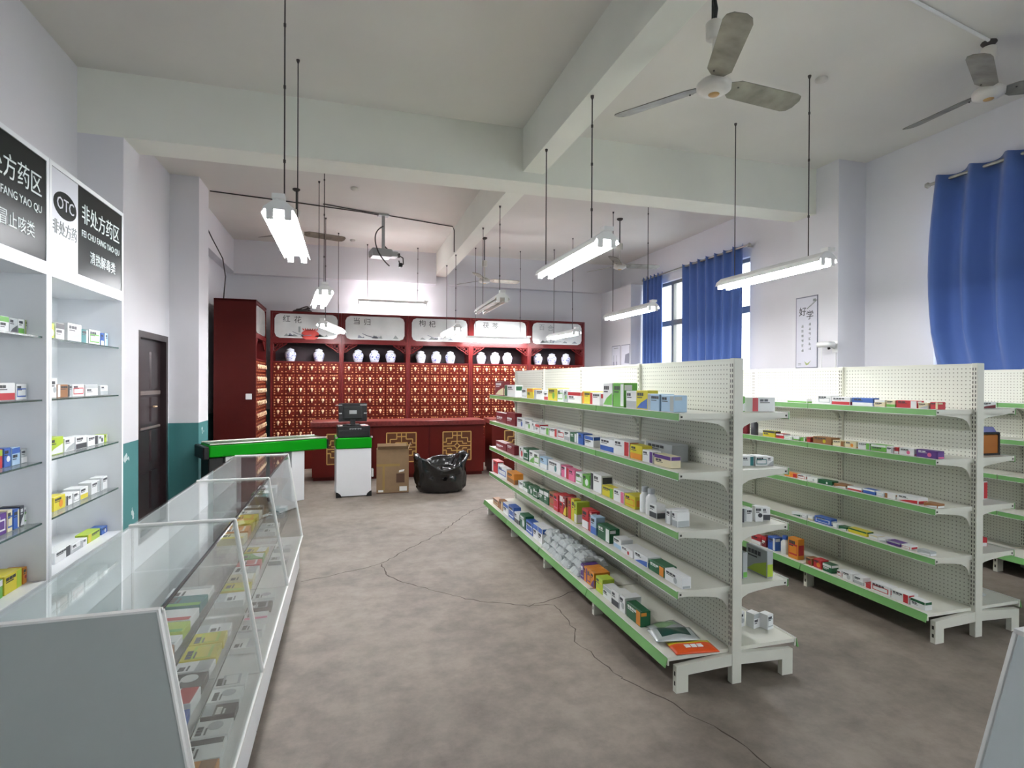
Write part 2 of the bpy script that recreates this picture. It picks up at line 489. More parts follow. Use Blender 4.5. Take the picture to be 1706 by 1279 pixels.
# ================================================================ tube lamps
def tube_lamp(pn, pf, z, lit, rods, tops, label, bare=False):
    """pn, pf: near and far end on plan; rods: distance of the two rods from the centre; tops: z of their upper ends"""
    cx, cy = (pn[0] + pf[0]) / 2, (pn[1] + pf[1]) / 2
    ang = math.atan2(pf[1] - pn[1], pf[0] - pn[0]) - PI / 2
    L = .64
    o = thing('pendant_tube_lamp', label, 'lamp', (cx, cy, z), ang, 'pendant tube lamps')
    hs = MB()
    if bare: rim = [(-.06, .0), (.06, .0), (.06, .012)], [(-.06, .012)]
    else: rim = [(-.094, -.026), (-.080, .0), (.080, .0), (.094, -.026), (.098, -.026), (.084, .012)], [(-.084, .012), (-.098, -.026)]
    hs.prism(rim[0] + [(.03, .055), (-.03, .055)] + rim[1], 'y', -L, L, WHITEM)
    for y in (-L + .012, L - .012):
        for x in (-.05, .05): hs.box(x - .02, x + .02, y - .012, y + .012, -.055, 0, WHITEM)
    hs.box(-.035, .035, -L - .03, -L + .04, .055, .085, WHITEM)
    hs.build('lamp_housing', o)
    for x in (-.05, .05):
        t = MB(); t.tube([(x, -L + .024, -.034), (x, L - .024, -.034)], .019, LIT if lit else DEADTUBE, 10)
        tag(t.build('fluorescent_tube', o), 'glowing white tube' if lit else 'unlit white tube')
    for y, zt in zip(rods, tops):
        r = MB(); hh = zt - z
        r.tube([(0, y, .05), (0, y, hh)], .0048, DGREY, 6)
        for q in ((.25, .55, .8) if y < 0 else ()): r.tube([(0, y, hh * q - .01), (0, y, hh * q + .01)], .0085, DGREY, 6)
        r.lathe([(.005, hh - .03), (.013, hh - .012), (.014, hh)], DGREY, 8, 0, y)
        r.build('hanging_rod', o)
    return o
R0 = (-.38, .60)
ZB = 3.73
tube_lamp((-.39, 3.49), (-.39, 4.83), 2.60, True, (-.34, .63), (ZC, ZC), 'lit twin tube lamp hanging nearest, in front of the red side cabinet')
tube_lamp((1.74, 3.53), (1.74, 4.89), 2.60, True, (-.38, .62), (ZB, ZB), 'lit twin tube lamp hanging under the beam left of the near ceiling fan')
tube_lamp((3.70, 3.58), (3.68, 4.88), 2.60, True, (-.44, .47), (ZC, ZC), 'lit twin tube lamp hanging on the right in front of the calligraphy poster wall')
tube_lamp((-.24, 6.45), (-.38, 7.80), 2.60, True, (-.5, .5), (ZC, ZC), 'lit twin tube lamp seen end on above the first red cabinet')
tube_lamp((1.76, 6.35), (1.80, 7.75), 2.60, False, (-.5, .5), (ZB, ZB), 'unlit twin tube lamp hanging in front of the fourth cabinet sign')
tube_lamp((3.86, 6.50), (3.84, 7.85), 2.60, True, (-.5, .5), (ZC, ZC), 'lit twin tube lamp hanging in front of the far blue curtain')
tube_lamp((-.38, 9.10), (-.12, 10.38), 2.48, True, (-.45, .45), (ZC, ZC), 'lit twin tube lamp in front of the first cabinet sign, by the red flower')
tube_lamp((1.74, 9.10), (1.74, 10.38), 2.48, True, (-.45, .45), (ZB, ZB), 'lit twin tube lamp slanting across the third cabinet sign')
tube_lamp((3.86, 9.10), (3.84, 10.38), 2.48, True, (-.45, .45), (ZC, ZC), 'lit twin tube lamp slanting across the rightmost cabinet sign')
tube_lamp((1.46, 10.86), (.18, 10.86), 3.08, True, (-.47, .47), (ZC, ZC), 'lit twin tube lamp hanging crosswise high above the second cabinet', True)
tube_lamp((3.45, 10.52), (2.16, 10.52), 2.42, True, (-.45, .45), (ZC, ZC), 'lit twin tube lamp hanging crosswise below the fourth cabinet sign', True)

tube_lamp((1.74, -2.20), (1.74, -.90), 2.60, True, (-.38, .62), (ZB, ZB), 'added lit twin tube lamp behind the viewer under the near beam')  # added out of view to brighten the front of the shop
tube_lamp((3.70, -2.20), (3.70, -.90), 2.60, True, (-.38, .62), (ZC, ZC), 'added lit twin tube lamp behind the viewer on the window side')  # second added lamp, out of view, more light for the near floor

# ================================================================ ceiling fans
blade_mb = MB()
P = [(.10, -.035), (.16, -.068), (.60, -.074), (.64, -.062), (.662, -.03), (.662, .03), (.64, .062), (.60, .074), (.16, .068), (.10, .035)]
v = []
for zz in (0.003, -0.003):
    for x, yy in P: v.append((x, yy, zz - yy * .26 - .004 * ((yy / .07) ** 2)))
n = len(P)
blade_mb.add(v, [tuple(range(n)), tuple(range(2 * n - 1, n - 1, -1))] + [(i, i + n, (i + 1) % n + n, (i + 1) % n) for i in range(n)], BLADE)
for yy in (-.03, .03): blade_mb.lathe([(.006, -.009), (.006, -.003)], DGREY, 6, .16, yy)
BLADE_ME = blade_mb.mesh('fan_blade')
def fan(x, y, z, ang, zc, bell, label, cables=False):
    o = thing('ceiling_fan', label, 'fan', (x, y, z), ang, 'ceiling fans')
    MB().lathe([(.03, -.05), (.05, -.047), (.078, -.038), (.084, -.03), (.100, -.024), (.102, .010), (.084, .03), (.05, .05), (.025, .06)], FANW, 24).build('fan_motor', o)
    MB().lathe([(.012, -.056), (.03, -.054), (.034, -.049)], mat('fan_label_gold', (190, 150, 90), .4), 16).build('motor_cap', o)
    for k in range(3):
        link('fan_blade', BLADE_ME, o, (0, 0, .015), 2 * PI * k / 3)
    MB().tube([(0, 0, .05), (0, 0, bell)], .012, FANW, 10).build('down_rod', o)
    MB().lathe([(.03, bell - .05), (.048, bell - .04), (.05, bell + .05), (.04, bell + .06), (.012, bell + .062)], FANW, 18).build('rod_bell', o)
    m = MB(); t = zc - z
    if cables:
        m.tube([(-.045, 0, bell + .04), (-.045, 0, t)], .008, BLACK, 6)
        m.tube([(.012, 0, bell + .06), (.03, .005, bell + .12), (.018, -.004, bell + .2), (.025, 0, t)], .012, BLACK, 6)
    m.tube([(0, 0, bell + .06), (0, 0, t)], .009, BLACK, 6)
    m.lathe([(.03, t - .03), (.05, t - .012), (.05, t)], DGREY, 10)
    m.build('ceiling_hook', o)
    return o
w_ = lambda deg: math.radians(deg - 16.4)
fan(2.13, 2.92, 3.40, w_(-99), ZC, .33, 'large dusty three blade ceiling fan hanging nearest the camera', True)
fan(4.62, 3.03, 3.79, w_(105), ZC, .28, 'three blade ceiling fan at the upper right corner above the near curtain')
fan(2.34, 9.73, 3.40, w_(20), ZC, .30, 'small distant ceiling fan just right of the long beam')
fan(4.10, 7.96, 3.42, w_(10), ZC, .30, 'distant ceiling fan on the right near the far curtains')
fan(-.67, 8.02, 3.58, w_(35), ZC, .25, 'distant ceiling fan on the left behind the nearest lamp')

# ceiling fittings, wires
def rose(x, y, z, label):
    o = MB().lathe([(.05, -.002), (.048, -.02), (.03, -.035), (.012, -.04)][::-1], FANW, 14).build('ceiling_rose', None, (x, y, z))
    return tag(o, label, 'ceiling rose', 'ceiling roses')
rose(.08, 7.75, ZC, 'small white ceiling rose left of the projector, nearer one')
rose(.08, 10.6, ZC, 'small white ceiling rose above the crosswise lamp, farther one')
rose(3.83, 3.80, ZC, 'small white ceiling rose above the right hand tube lamp')
def wire(pts, r, m, name, label, cat='cable'):
    return tag(MB().tube(pts, r, m, 6).build(name), label, cat)
wire([(3.42, 2.80, 4.158), (4.57, 3.0, 4.158)], .012, WHITEM, 'cable_conduit', 'white cable conduit on the ceiling leading to the upper right fan', 'conduit')
wire([(-1.80, 8.42, 4.16), (-.6, 8.62, 4.16), (.2, 8.78, 4.16), (.45, 8.85, 4.155)], .008, DGREY, 'ceiling_cable', 'dark cable along the ceiling from the left wall to the projector')
wire([(-.35, 8.55, 4.16), (.6, 8.85, 4.16), (1.66, 9.16, 4.16), (1.685, 9.16, 4.1), (1.685, 9.16, 3.74)], .008, DGREY, 'ceiling_cable', 'thin cable along the ceiling that drops down the far beam')
wire([(-1.95, 8.5, 3.9), (-1.9, 9.05, 3.66), (-1.83, 9.4, 3.45), (-1.82, 9.55, 3.2), (-1.88, 9.72, 2.87)], .009, DGREY, 'wall_cable', 'dark cable hanging from the left wall to the red side cabinet top')

# projector on its pole
o = thing('projector', 'grey projector with dangling cables on a ceiling pole', 'projector', (.54, 8.85, 3.50), math.radians(8))
m = MB(); m.cbox(-.22, .10, -.14, .14, 0, .12, GREY, .02); m.cbox(.09, .20, -.09, .09, .02, .10, GREY, .015)
m.tube([(.20, 0, .06), (.235, 0, .06)], .035, BLACK, 14)
m.build('projector_body', o)
m = MB(); m.tube([(-.02, 0, .12), (-.02, 0, .67)], .025, GREY, 12); m.cbox(-.10, .06, -.06, .06, .64, .67, GREY, .005)
m.tube([(-.02, 0, .12), (-.12, .06, .10)], .01, DGREY, 6)
m.tube([(-.02, 0, .20), (.10, .05, .11)], .01, DGREY, 6)
m.build('ceiling_pole', o)
m = MB()
pts = []
for i in range(25):
    t = i / 24; a = t * PI * 1.6
    pts.append((-.05 - .17 * math.sin(a * .62) + .1 * t, -.15, .45 - .55 * t + .05 * math.sin(a)))
m.tube(pts, .010, DGREY, 6)
m.tube([(.18, -.1, .05), (.26, -.12, .0), (.27, -.1, -.09), (.22, -.1, -.12), (.2, -.1, -.04)], .010, DGREY, 6)
m.cbox(.20, .25, -.14, -.08, -.14, -.08, BLACK, .005)
m.build('dangling_cable', o)

# ================================================================ curtains, rods, posters
def curtain(y0, y1, z0, z1, x, nf, amp, label, flare=0.0, bulge=0.0, seed=1, flat=None):
    """hangs between y0 and y1; wavy cloth with thickness"""
    rng = random.Random(seed); nu, nv = nf * 14, 16
    ph = [rng.uniform(-.5, .5) for _ in range(nf + 2)]
    V = []; F = []
    for side in (0, 1):
        for j in range(nv + 1):
            t = j / nv
            for i in range(nu + 1):
                s = i / nu; k = s * nf
                a = ph[int(k)] * (1 - (k % 1)) + ph[min(int(k) + 1, nf + 1)] * (k % 1)
                wv = math.sin(2 * PI * k + a * (1.5 * t)) + .35 * t * math.sin(4.3 * PI * k + 2 * a)
                y = y0 + (y1 - y0) * s
                mid = (s - .5)
                y += mid * flare * t + (s ** 2) * bulge * math.sin(PI * min(1, t * 1.6)) * .5
                z = z1 - (z1 - z0) * t + (.018 * math.cos(2 * PI * k) if j == 0 else 0)
                am, xx = amp * (.75 + .35 * t), x
                if flat and z < flat[0] + .25:      # pressed against the wall behind the rack
                    q = min(1, (flat[0] + .25 - z) / .25); am = am * (1 - q) + flat[1] * q; xx = x * (1 - q) + flat[2] * q
                V.append((xx + wv * am + side * .006, y, z))
    W = nu + 1; B = (nv + 1) * W
    for j in range(nv):
        for i in range(nu):
            q = (j * W + i, j * W + i + 1, (j + 1) * W + i + 1, (j + 1) * W + i)
            F.append(q); F.append(tuple(B + k for k in reversed(q)))
    for i in range(nu):
        F.append((i, i + 1, B + i + 1, B + i)[::-1]); q = nv * W + i; F.append((q, q + 1, B + q + 1, B + q))
    for j in range(nv):
        q = j * W; F.append((q, q + W, B + q + W, B + q)[::-1]); q = j * W + nu; F.append((q, q + W, B + q + W, B + q))
    m = MB(); m.add(V, F, CURT, True)
    o = m.build('curtain')
    return tag(o, label, 'curtain', 'blue window curtains')
def rod(y0, y1, z, x, label):
    m = MB(); m.tube([(x, y0, z), (x, y1, z)], .016, STEEL, 10)
    for y in (y0, y1): m.lathe([(.004, -.03), (.026, -.015), (.026, .015), (.004, .03)], STEEL, 12, x, y, z)
    for y in (y0 + .1, (y0 + y1) / 2, y1 - .1): m.box(x, XR - .0, y - .012, y + .012, z - .012, z + .012, STEEL)
    return tag(m.build('curtain_rod'), label, 'curtain rod')
rod(6.9, 9.98, 3.63, 5.66, 'steel curtain rod over the far window')
rod(1.4, 4.30, 3.63, 5.70, 'steel curtain rod carrying the large near curtain')
curtain(9.30, 9.97, .75, 3.67, 5.665, 5, .040, 'narrow blue curtain at the far side of the far window', seed=3)
curtain(7.06, 8.62, .75, 3.67, 5.665, 7, .046, 'blue curtain gathered at the near side of the far window', flare=-.10, seed=5)
curtain(1.45, 4.22, .55, 3.68, 5.70, 9, .074, 'large blue curtain at the right edge of the picture', bulge=.16, seed=9, flat=(1.78, .018, 5.758))

def poster(y0, y1, z0, z1, label, kind):
    o = MB(); x = 5.398
    o.box(x - .004, x, y0, y1, z0, z1, PFRAME); o.box(x - .006, x - .003, y0 + .012, y1 - .012, z0 + .014, z1 - .014, PAPER)
    W, H = y1 - y0, z1 - z0; xc = x - .0075
    X_ = lambda u: y1 - u * W     # u from the left as seen
    Z_ = lambda v_: z1 - v_ * H
    if kind == 'study':
        lettering(o, '好', W * .34, '-x', (xc, X_(.33), Z_(.215)), INK)
        lettering(o, '学', W * .34, '-x', (xc, X_(.66), Z_(.275)), INK)
        rng = random.Random(4)
        for u, v0, n_ in ((.33, .41, 6), (.66, .39, 6)):
            for i in range(n_):
                zc_ = Z_(v0 + i * .068); yc_ = X_(u)
                for q in range(4):
                    dz, dy = rng.uniform(-.014, .014), rng.uniform(-.012, .012)
                    if q % 2: o.box(xc - .001, xc, yc_ + dy - .003, yc_ + dy + .003, zc_ - .016, zc_ + .016, INKL)
                    else: o.box(xc - .001, xc, yc_ - .016, yc_ + .016, zc_ + dz - .003, zc_ + dz + .003, INKL)
        for i in range(9):   # plum branch at the top right
            u = .55 + i * .05; o.box(xc - .001, xc, X_(u) - .01, X_(u) + .01, Z_(.17 - i * .012) - .006, Z_(.17 - i * .012) + .006, INKL)
        o.prism([(X_(.8) , Z_(.05)), (X_(.92), Z_(.05)), (X_(.92), Z_(.08)), (X_(.8), Z_(.085))], 'x', xc - .001, xc, INKL)
        o.prism([(X_(.42), Z_(.90)), (X_(.55), Z_(.935)), (X_(.72), Z_(.895)), (X_(.60), Z_(.95)), (X_(.5), Z_(.96))], 'x', xc - .001, xc, PGREEN)
        for q in (0, 1): o.box(xc - .001, xc, X_(.27), X_(.13), Z_(.935 + q * .02), Z_(.928 + q * .02), INKL)
    elif kind == 'chart':
        o.box(xc - .001, xc, X_(.75), X_(.25), Z_(.075), Z_(.06), INKL)
        for u in (.25, .6):
            o.prism([(X_(u - .07), Z_(.42)), (X_(u + .02), Z_(.40)), (X_(u + .05), Z_(.5)), (X_(u - .02), Z_(.52))], 'x', xc - .001, xc, PFRAME)
            o.box(xc - .001, xc, X_(u) - .006, X_(u) + .006, Z_(.4), Z_(.25), INKL)
    else:
        o.prism([(X_(.5), Z_(.25)), (X_(.95), Z_(.22)), (X_(.95), Z_(.48)), (X_(.42), Z_(.46))], 'x', xc - .001, xc, PFRAME)
        o.prism([(X_(.6), Z_(.52)), (X_(.95), Z_(.52)), (X_(.9), Z_(.66)), (X_(.65), Z_(.62))], 'x', xc - .001, xc, INKL)
    return tag(o.build('poster'), label, 'poster')
poster(5.38, 5.72, 1.78, 2.66, 'tall white calligraphy poster on the right wall pilaster', 'study')
poster(10.42, 10.80, 1.55, 2.36, 'left one of two small framed posters in the far right corner', 'chart')
poster(10.02, 10.38, 1.55, 2.36, 'right one of two small posters, beside the narrow far curtain', 'photo')

# white camera on the wall
o = thing('wall_camera', 'white round security camera on a bracket above the second shelf rack', 'camera', (5.40, 5.13, 2.04))
MB().lathe([(.03, -.03), (.09, -.028), (.10, 0), (.09, .028), (.05, .035)], WHITEM, 20, -.14, 0).build('camera_head', o)
MB().tube([(-.06, 0, -.01), (-.02, 0, -.03), (0, 0, -.03)], .018, WHITEM, 10).cbox(-.012, 0, -.04, .04, -.09, .05, WHITEM, .004).tube([(-.1, .0, -.03), (-.09, .0, -.05)], .015, BLACK, 8).build('camera_bracket', o)
MB().tube([(-.006, -.01, -.09), (-.006, -.01, -.45)], .005, WHITEM, 6).tube([(-.20, .0, -.025), (-.20, .0, -.45), (-.006, .0, -.47)], .004, WHITEM, 6).build('camera_cable', o)

# ================================================================ medicine cartons
def carton_mesh(w, h, d, st, seed):
    """front looks to -y; printed panels are part of the carton"""
    rng = random.Random(seed); m = MB(); a, b = BM[st[0]], BM[st[1]]
    m.cbox(-w / 2, w / 2, 0, d, 0, h, a, min(.0015, h * .1))
    e = -.0006
    kind = rng.choice('bltcsdf' if st[0] != st[1] else 'sst')
    ink = BM['z'] if st[0] not in 'zdmp' else BM['w']
    def fr(x0, x1, z0, z1, c, k=1): m.box(w * (x0 - .5), w * (x1 - .5), e * k, .001, h * z0, h * z1, c)
    def sd(y0, y1, z0, z1, c):
        m.box(w / 2 - .001, w / 2 - e, d * y0, d * y1, h * z0, h * z1, c)
    if kind == 'b': fr(.02, .98, .03, .42, b); sd(.05, .95, .03, .42, b)
    elif kind == 'l': fr(.02, .26, .03, .97, b); sd(.1, .9, .55, .9, b)
    elif kind == 't': fr(.02, .98, .66, .97, b); sd(.05, .95, .66, .97, b)
    elif kind == 'c':
        n = 14; pts = [(w * (.62 - .5) + min(w, h) * .27 * math.cos(2 * PI * i / n), h * .42 + min(w, h) * .27 * math.sin(2 * PI * i / n)) for i in range(n)]
        m.prism(pts, 'y', e, .001, b); sd(.1, .9, .05, .25, b)
    elif kind == 'd':
        m.prism([(-w * .46, h * .05), (w * .46, h * .05), (w * .46, h * .58), (-w * .1, h * .34)], 'y', e, .001, b); sd(.05, .95, .05, .5, b)
    elif kind == 'f':
        fr(.08, .92, .18, .72, b); fr(.13, .87, .26, .64, a, 1.6); sd(.1, .9, .2, .7, b)
    else: fr(.70, .97, .05, .95, b); sd(.05, .6, .7, .92, b)
    if h > .035:
        z = .80 if kind not in 't' else .52
        x = .34 if kind == 'l' else .10
        n = rng.randint(2, 4); cw = min(.15, .5 / n)
        for i in range(n): fr(x + i * cw * 1.25, x + i * cw * 1.25 + cw, z - .09, z + .07, ink, 2)
        fr(x, x + .42, z - .20, z - .15, ink, 2)
    m.box(-w / 2 + .003, w / 2 - .003, d * .12, d * .12 + .0012, h - .0004, h + .0003, BM['e'])
    return m.mesh('medicine_box')

def box_label(st, i, n, where, end='near end'):
    a, b = BOXC[st[0]][0], BOXC[st[1]][0]
    p = ('plain %s box' % a) if st[0] == st[1] else '%s box, %s print' % (a, b)
    return '%s, %s from %s, %s' % (p, ORD[i], end, where)

SEED = [100]
def put_box(st, w, h, d, x, y, z, rot, label, group, cat='medicine box'):
    SEED[0] += 1
    o = link('medicine_box', carton_mesh(w, h, d, st, SEED[0]), None, (x, y, z), rot)
    return tag(o, label, cat, group)

ROWS = {
'g1_1': (1.68,1.437,"5.614,6.02,0.124,wd;6.032,6.425,0.165,mc;5.209,5.385,0.089,we;5.014,5.2,0.098,yo;4.746,4.985,0.086,we;4.606,4.716,0.07,wr;4.376,4.599,0.106,yg;4.239,4.37,0.1,wg;4.16,4.227,0.093,eg;3.884,4.154,0.085,wr;3.726,3.873,0.093,yo;3.547,3.718,0.087,wr;3.368,3.513,0.155,wg;3.208,3.359,0.156,gw;3.052,3.185,0.107,we;2.911,3.048,0.113,yb;2.773,2.907,0.095,xe;2.637,2.769,0.091,xe"),
'g1_2': (1.68,1.129,"5.974,6.405,0.112,mm;5.612,5.951,0.133,mm;5.291,5.552,0.101,wb;5.06,5.273,0.09,wg;4.952,5.052,0.084,we;4.823,4.943,0.077,wr;4.585,4.808,0.066,wg;4.393,4.574,0.073,wr;4.233,4.383,0.076,wr;4.104,4.224,0.075,we;3.965,4.101,0.072,dw;3.829,3.957,0.082,bw;3.667,3.821,0.075,wb;3.343,3.558,0.084,wb;3.126,3.337,0.097,wr;2.973,3.122,0.086,yo;2.848,2.97,0.07,wp;2.665,2.842,0.064,cp"),
'g1_3': (1.68,0.822,"5.934,6.379,0.083,mm;5.612,5.905,0.098,mm;5.338,5.458,0.118,wr;5.156,5.319,0.119,dw;4.985,5.142,0.115,wg;4.823,4.972,0.116,wg;4.624,4.808,0.1,xw;4.308,4.606,0.099,wt;4.181,4.295,0.095,kw;3.998,4.166,0.09,kr;3.858,3.987,0.087,wg;3.731,3.847,0.093,gw;3.529,3.716,0.125,wz;3.349,3.52,0.069,yg;3.189,3.341,0.078,wk;3.045,3.183,0.076,yo;2.80,2.88,0.078,wz;2.668,2.72,0.080,we;2.605,2.66,0.080,we"),
'g1_4': (1.68,0.514,"6.327,6.581,0.142,rw;5.928,6.308,0.116,wb;5.62,5.894,0.109,on;5.338,5.507,0.068,we;5.173,5.324,0.085,dw;5.014,5.156,0.086,dw;4.863,4.997,0.095,dw;4.724,4.851,0.102,dw;4.592,4.713,0.109,dw;4.459,4.574,0.132,nr;4.34,4.449,0.14,rk;4.252,4.331,0.149,rw;4.166,4.242,0.155,my;4.083,4.157,0.164,rn;4.009,4.075,0.171,yl;3.948,4.001,0.163,lw;3.75,3.858,0.144,rw;3.696,3.745,0.144,rw;3.601,3.691,0.126,xb;3.395,3.588,0.095,dw;3.238,3.353,0.066,wx;3.073,3.228,0.043,wr;2.892,3.058,0.06,wb;2.721,2.883,0.056,do;2.545,2.715,0.061,we"),
'g1_5': (1.625,0.18,"6.052,6.306,0.069,nc;5.874,6.034,0.103,nc;5.662,5.862,0.109,wb;5.453,5.646,0.128,bw;5.258,5.423,0.103,wz;5.059,5.239,0.13,dw;4.839,5.049,0.112,bw;4.697,4.827,0.133,wb;4.57,4.685,0.137,wb;3.385,3.49,0.099,ly;3.253,3.381,0.077,we;3.147,3.247,0.093,wz;3.067,3.141,0.098,we;2.877,3.055,0.089,do"),
'g2_1': (3.51,1.437,"3.606,3.822,0.034,wg;3.376,3.508,0.067,we;3.204,3.37,0.059,wr;3.022,3.196,0.058,bw;2.934,3.017,0.048,cw;2.862,2.929,0.048,cg;2.707,2.855,0.05,rw;2.632,2.7,0.039,ce;2.576,2.628,0.046,rc"),
'g2_2': (3.51,1.129,"3.952,4.105,0.053,yz;3.854,3.944,0.038,rw;3.756,3.847,0.03,wg;3.684,3.751,0.029,wg;3.624,3.678,0.03,gw;3.575,3.617,0.039,rn;3.37,3.548,0.052,ny;3.254,3.363,0.041,cn;3.15,3.248,0.046,co;3.049,3.145,0.048,wg;2.924,3.043,0.046,gw;2.869,2.919,0.04,we;2.835,2.866,0.042,rw;2.725,2.83,0.045,wk;2.576,2.716,0.048,pk"),
'g2_3': (3.51,0.822,"3.709,3.847,0.033,or;3.613,3.702,0.036,wr;3.498,3.606,0.033,we;3.36,3.491,0.031,dw;3.238,3.351,0.025,nw;3.108,3.232,0.025,wr;2.998,3.1,0.032,bw;2.934,2.993,0.03,wx;2.85,2.929,0.033,wn;2.696,2.845,0.039,wr;2.578,2.667,0.025,nw"),
'g2_4': (3.51,0.514,"3.666,3.766,0.027,wd;3.602,3.659,0.03,we;3.538,3.59,0.034,wc;3.37,3.528,0.048,bw;3.305,3.36,0.026,we;3.228,3.299,0.025,dw;3.062,3.219,0.032,yd;2.983,3.057,0.025,wc;2.916,2.977,0.025,we;2.811,2.909,0.025,pe;2.741,2.807,0.025,wr;2.613,2.703,0.025,ew"),
'g2_5': (3.455,0.18,"4.047,4.172,0.07,rw;3.981,4.039,0.092,mr;3.877,3.965,0.11,bw;3.631,3.736,0.163,or;3.484,3.548,0.055,nr;3.396,3.477,0.066,ro;3.306,3.392,0.059,dw;3.216,3.26,0.048,wr;3.124,3.21,0.057,we;3.042,3.119,0.055,we;2.986,3.034,0.032,rw;2.838,2.981,0.061,wr;2.71,2.832,0.059,wr;2.603,2.703,0.052,wd"),
'lu_1': (-1.42,1.8,"2.815,2.876,0.064,zw;2.889,2.963,0.071,wg;2.966,3.035,0.07,ez;3.039,3.09,0.072,wg;3.095,3.108,0.074,wl"),
'lr_1': (-1.42,1.8,"3.293,3.361,0.08,lw;3.366,3.459,0.089,wz;3.498,3.659,0.1,we;3.664,3.745,0.082,tw;3.753,3.904,0.088,wg;3.912,3.957,0.08,bw;3.963,4.012,0.083,xw"),
'lu_2': (-1.42,1.506,"2.815,2.876,0.062,cz;2.882,3.012,0.077,wr;3.019,3.108,0.072,wb"),
'lr_2': (-1.42,1.506,"3.285,3.324,0.099,lw;3.328,3.384,0.096,we;3.388,3.503,0.067,nw;3.507,3.546,0.066,ez;3.553,3.694,0.067,wr;3.711,3.875,0.064,we;3.904,4.012,0.058,we"),
'lu_3': (-1.42,1.216,"2.815,2.923,0.082,rl;2.928,2.981,0.083,bw;2.985,3.051,0.079,xb;3.056,3.108,0.064,ew"),
'lr_3': (-1.42,1.216,"3.292,3.459,0.088,lw;3.465,3.581,0.072,we;3.587,3.723,0.069,wz;3.732,3.871,0.055,wz;3.879,3.96,0.048,wz;3.966,4.012,0.048,lw"),
'lu_4': (-1.42,0.93,"2.815,2.947,0.092,pw;2.951,2.992,0.096,cb;2.997,3.044,0.088,bc;3.049,3.085,0.092,zw;3.09,3.108,0.079,wg"),
'lr_4': (-1.42,0.93,"3.349,3.474,0.071,yo;3.481,3.554,0.054,wz;3.561,3.635,0.053,we;3.642,3.742,0.063,wy;3.79,3.908,0.07,we;3.916,4.012,0.078,we"),
'lu_5': (-1.42,0.66,"2.815,2.921,0.08,gw;2.928,3.067,0.083,yl;3.074,3.108,0.075,or"),
'lr_5': (-1.42,0.66,"3.364,3.535,0.058,wz;3.546,3.649,0.046,we;3.656,3.731,0.042,we;3.74,3.904,0.05,ly;3.924,4.012,0.041,bw"),
}
LEVELN = {'1': 'top', '2': 'second', '3': 'third', '4': 'fourth', '5': 'lowest'}
PLACE = {'g1': "middle rack's %s shelf", 'g2': "right rack's %s shelf", 'lu': "cut off cabinet's %s shelf", 'lr': "OTC cabinet's %s shelf"}
for key, (X, z, txt) in ROWS.items():
    pl, lv = key.split('_')
    rows = []
    for e in txt.split(';'):
        a, b, h, st = e.split(','); rows.append((float(a), float(b), float(h), st))
    rows.sort()
    where = PLACE[pl] % LEVELN[lv]
    for i, (a, b, h, st) in enumerate(rows):
        rng = random.Random(i * 31 + len(key) + int(lv) * 7)
        dep = rng.uniform(.05, .085) if pl != 'g1' else rng.uniform(.05, .12)
        if pl in ('g1', 'g2'): rot, xx = -PI / 2, X + rng.uniform(0, .012)
        else: rot, xx = PI / 2, X - rng.uniform(0, .004)
        end = 'near end' if pl in ('g1', 'g2') else 'left'
        end = {'g1': 'near end', 'g2': 'near end', 'lu': 'left edge', 'lr': 'left'}[pl]
        put_box(st, b - a - .004, h, dep, xx, (a + b) / 2, z + .001, rot + rng.uniform(-.03, .03) * (1 if b - a < .12 else .3) * (pl not in ('lu', 'lr')),
                box_label(st, i, len(rows), where, end), 'medicine boxes on the ' + where)

# ================================================================ shelf racks
LV = [1.437, 1.129, .822, .514]
tr = MB()                                            # tray of one metre, front towards -x, top at z 0
tr.box(-.34, -.02, .012, .988, -.012, 0, CREAM).box(-.345, -.338, .006, .994, -.034, .003, CREAM)
tr.box(-.34, -.03, .006, .012, -.03, 0, CREAM).box(-.34, -.03, .988, .994, -.03, 0, CREAM)
for yy in (.0045, .9935): tr.box(-.335, -.325, yy - .0005, yy + .002, -.022, -.012, DARKSLOT)
TRAY = tr.mesh('shelf')
st_ = MB(); st_.prism([(-.352, -.036), (-.346, -.038), (-.3455, .004), (-.350, .004)], 'y', .004, .996, GREENSTRIP)
st_.box(-.353, -.346, .004, .996, .001, .0045, WHITEM).box(-.3545, -.3515, .004, .996, -.0385, -.035, WHITEM)
STRIP = st_.mesh('price_strip')
bp = [(-.335, -.018), (-.02, -.018), (-.02, -.13), (-.03, -.13), (-.045, -.10), (-.065, -.075), (-.10, -.058), (-.16, -.048), (-.26, -.038), (-.335, -.030)]
br = MB(); br.prism(bp, 'y', -.0035, .0035, CREAM)
BRACK = br.mesh('bracket')
bs = MB(); bs.box(-.40, -.02, .008, .992, -.02, 0, CREAM).box(-.405, -.396, .004, .996, -.04, .002, CREAM)
BASE = bs.mesh('base_shelf')
s5 = MB(); s5.prism([(-.425, -.046), (-.418, -.05), (-.404, -.006), (-.408, .002)], 'y', .004, .996, GREENSTRIP)
s5.prism([(-.4075, .001), (-.404, .001), (-.404, .005), (-.4085, .005)], 'y', .004, .996, WHITEM)
STRIP5 = s5.mesh('price_strip')
def upright_mesh(h):
    m = MB(); m.cbox(-.03, .03, -.019, .019, 0, h, CREAM, .003)
    z = .2
    while z < h - .04:
        for s in (-1, 1):
            for yy in (-.010, .006): m.box(min(s * .0295, s * .0306), max(s * .0295, s * .0306), yy, yy + .005, z, z + .017, DARKSLOT)
        z += .028
    return m.mesh('upright_post')
UPR = upright_mesh(1.73)
ft = MB()
ft.prism([(-.365, 0), (-.295, 0), (-.295, .088), (-.03, .098), (-.03, .16), (-.365, .138)], 'y', -.016, .016, CREAM)
for zz in (.035, .085): ft.box(-.3656, -.3645, -.006, .006, zz, zz + .022, DARKSLOT)
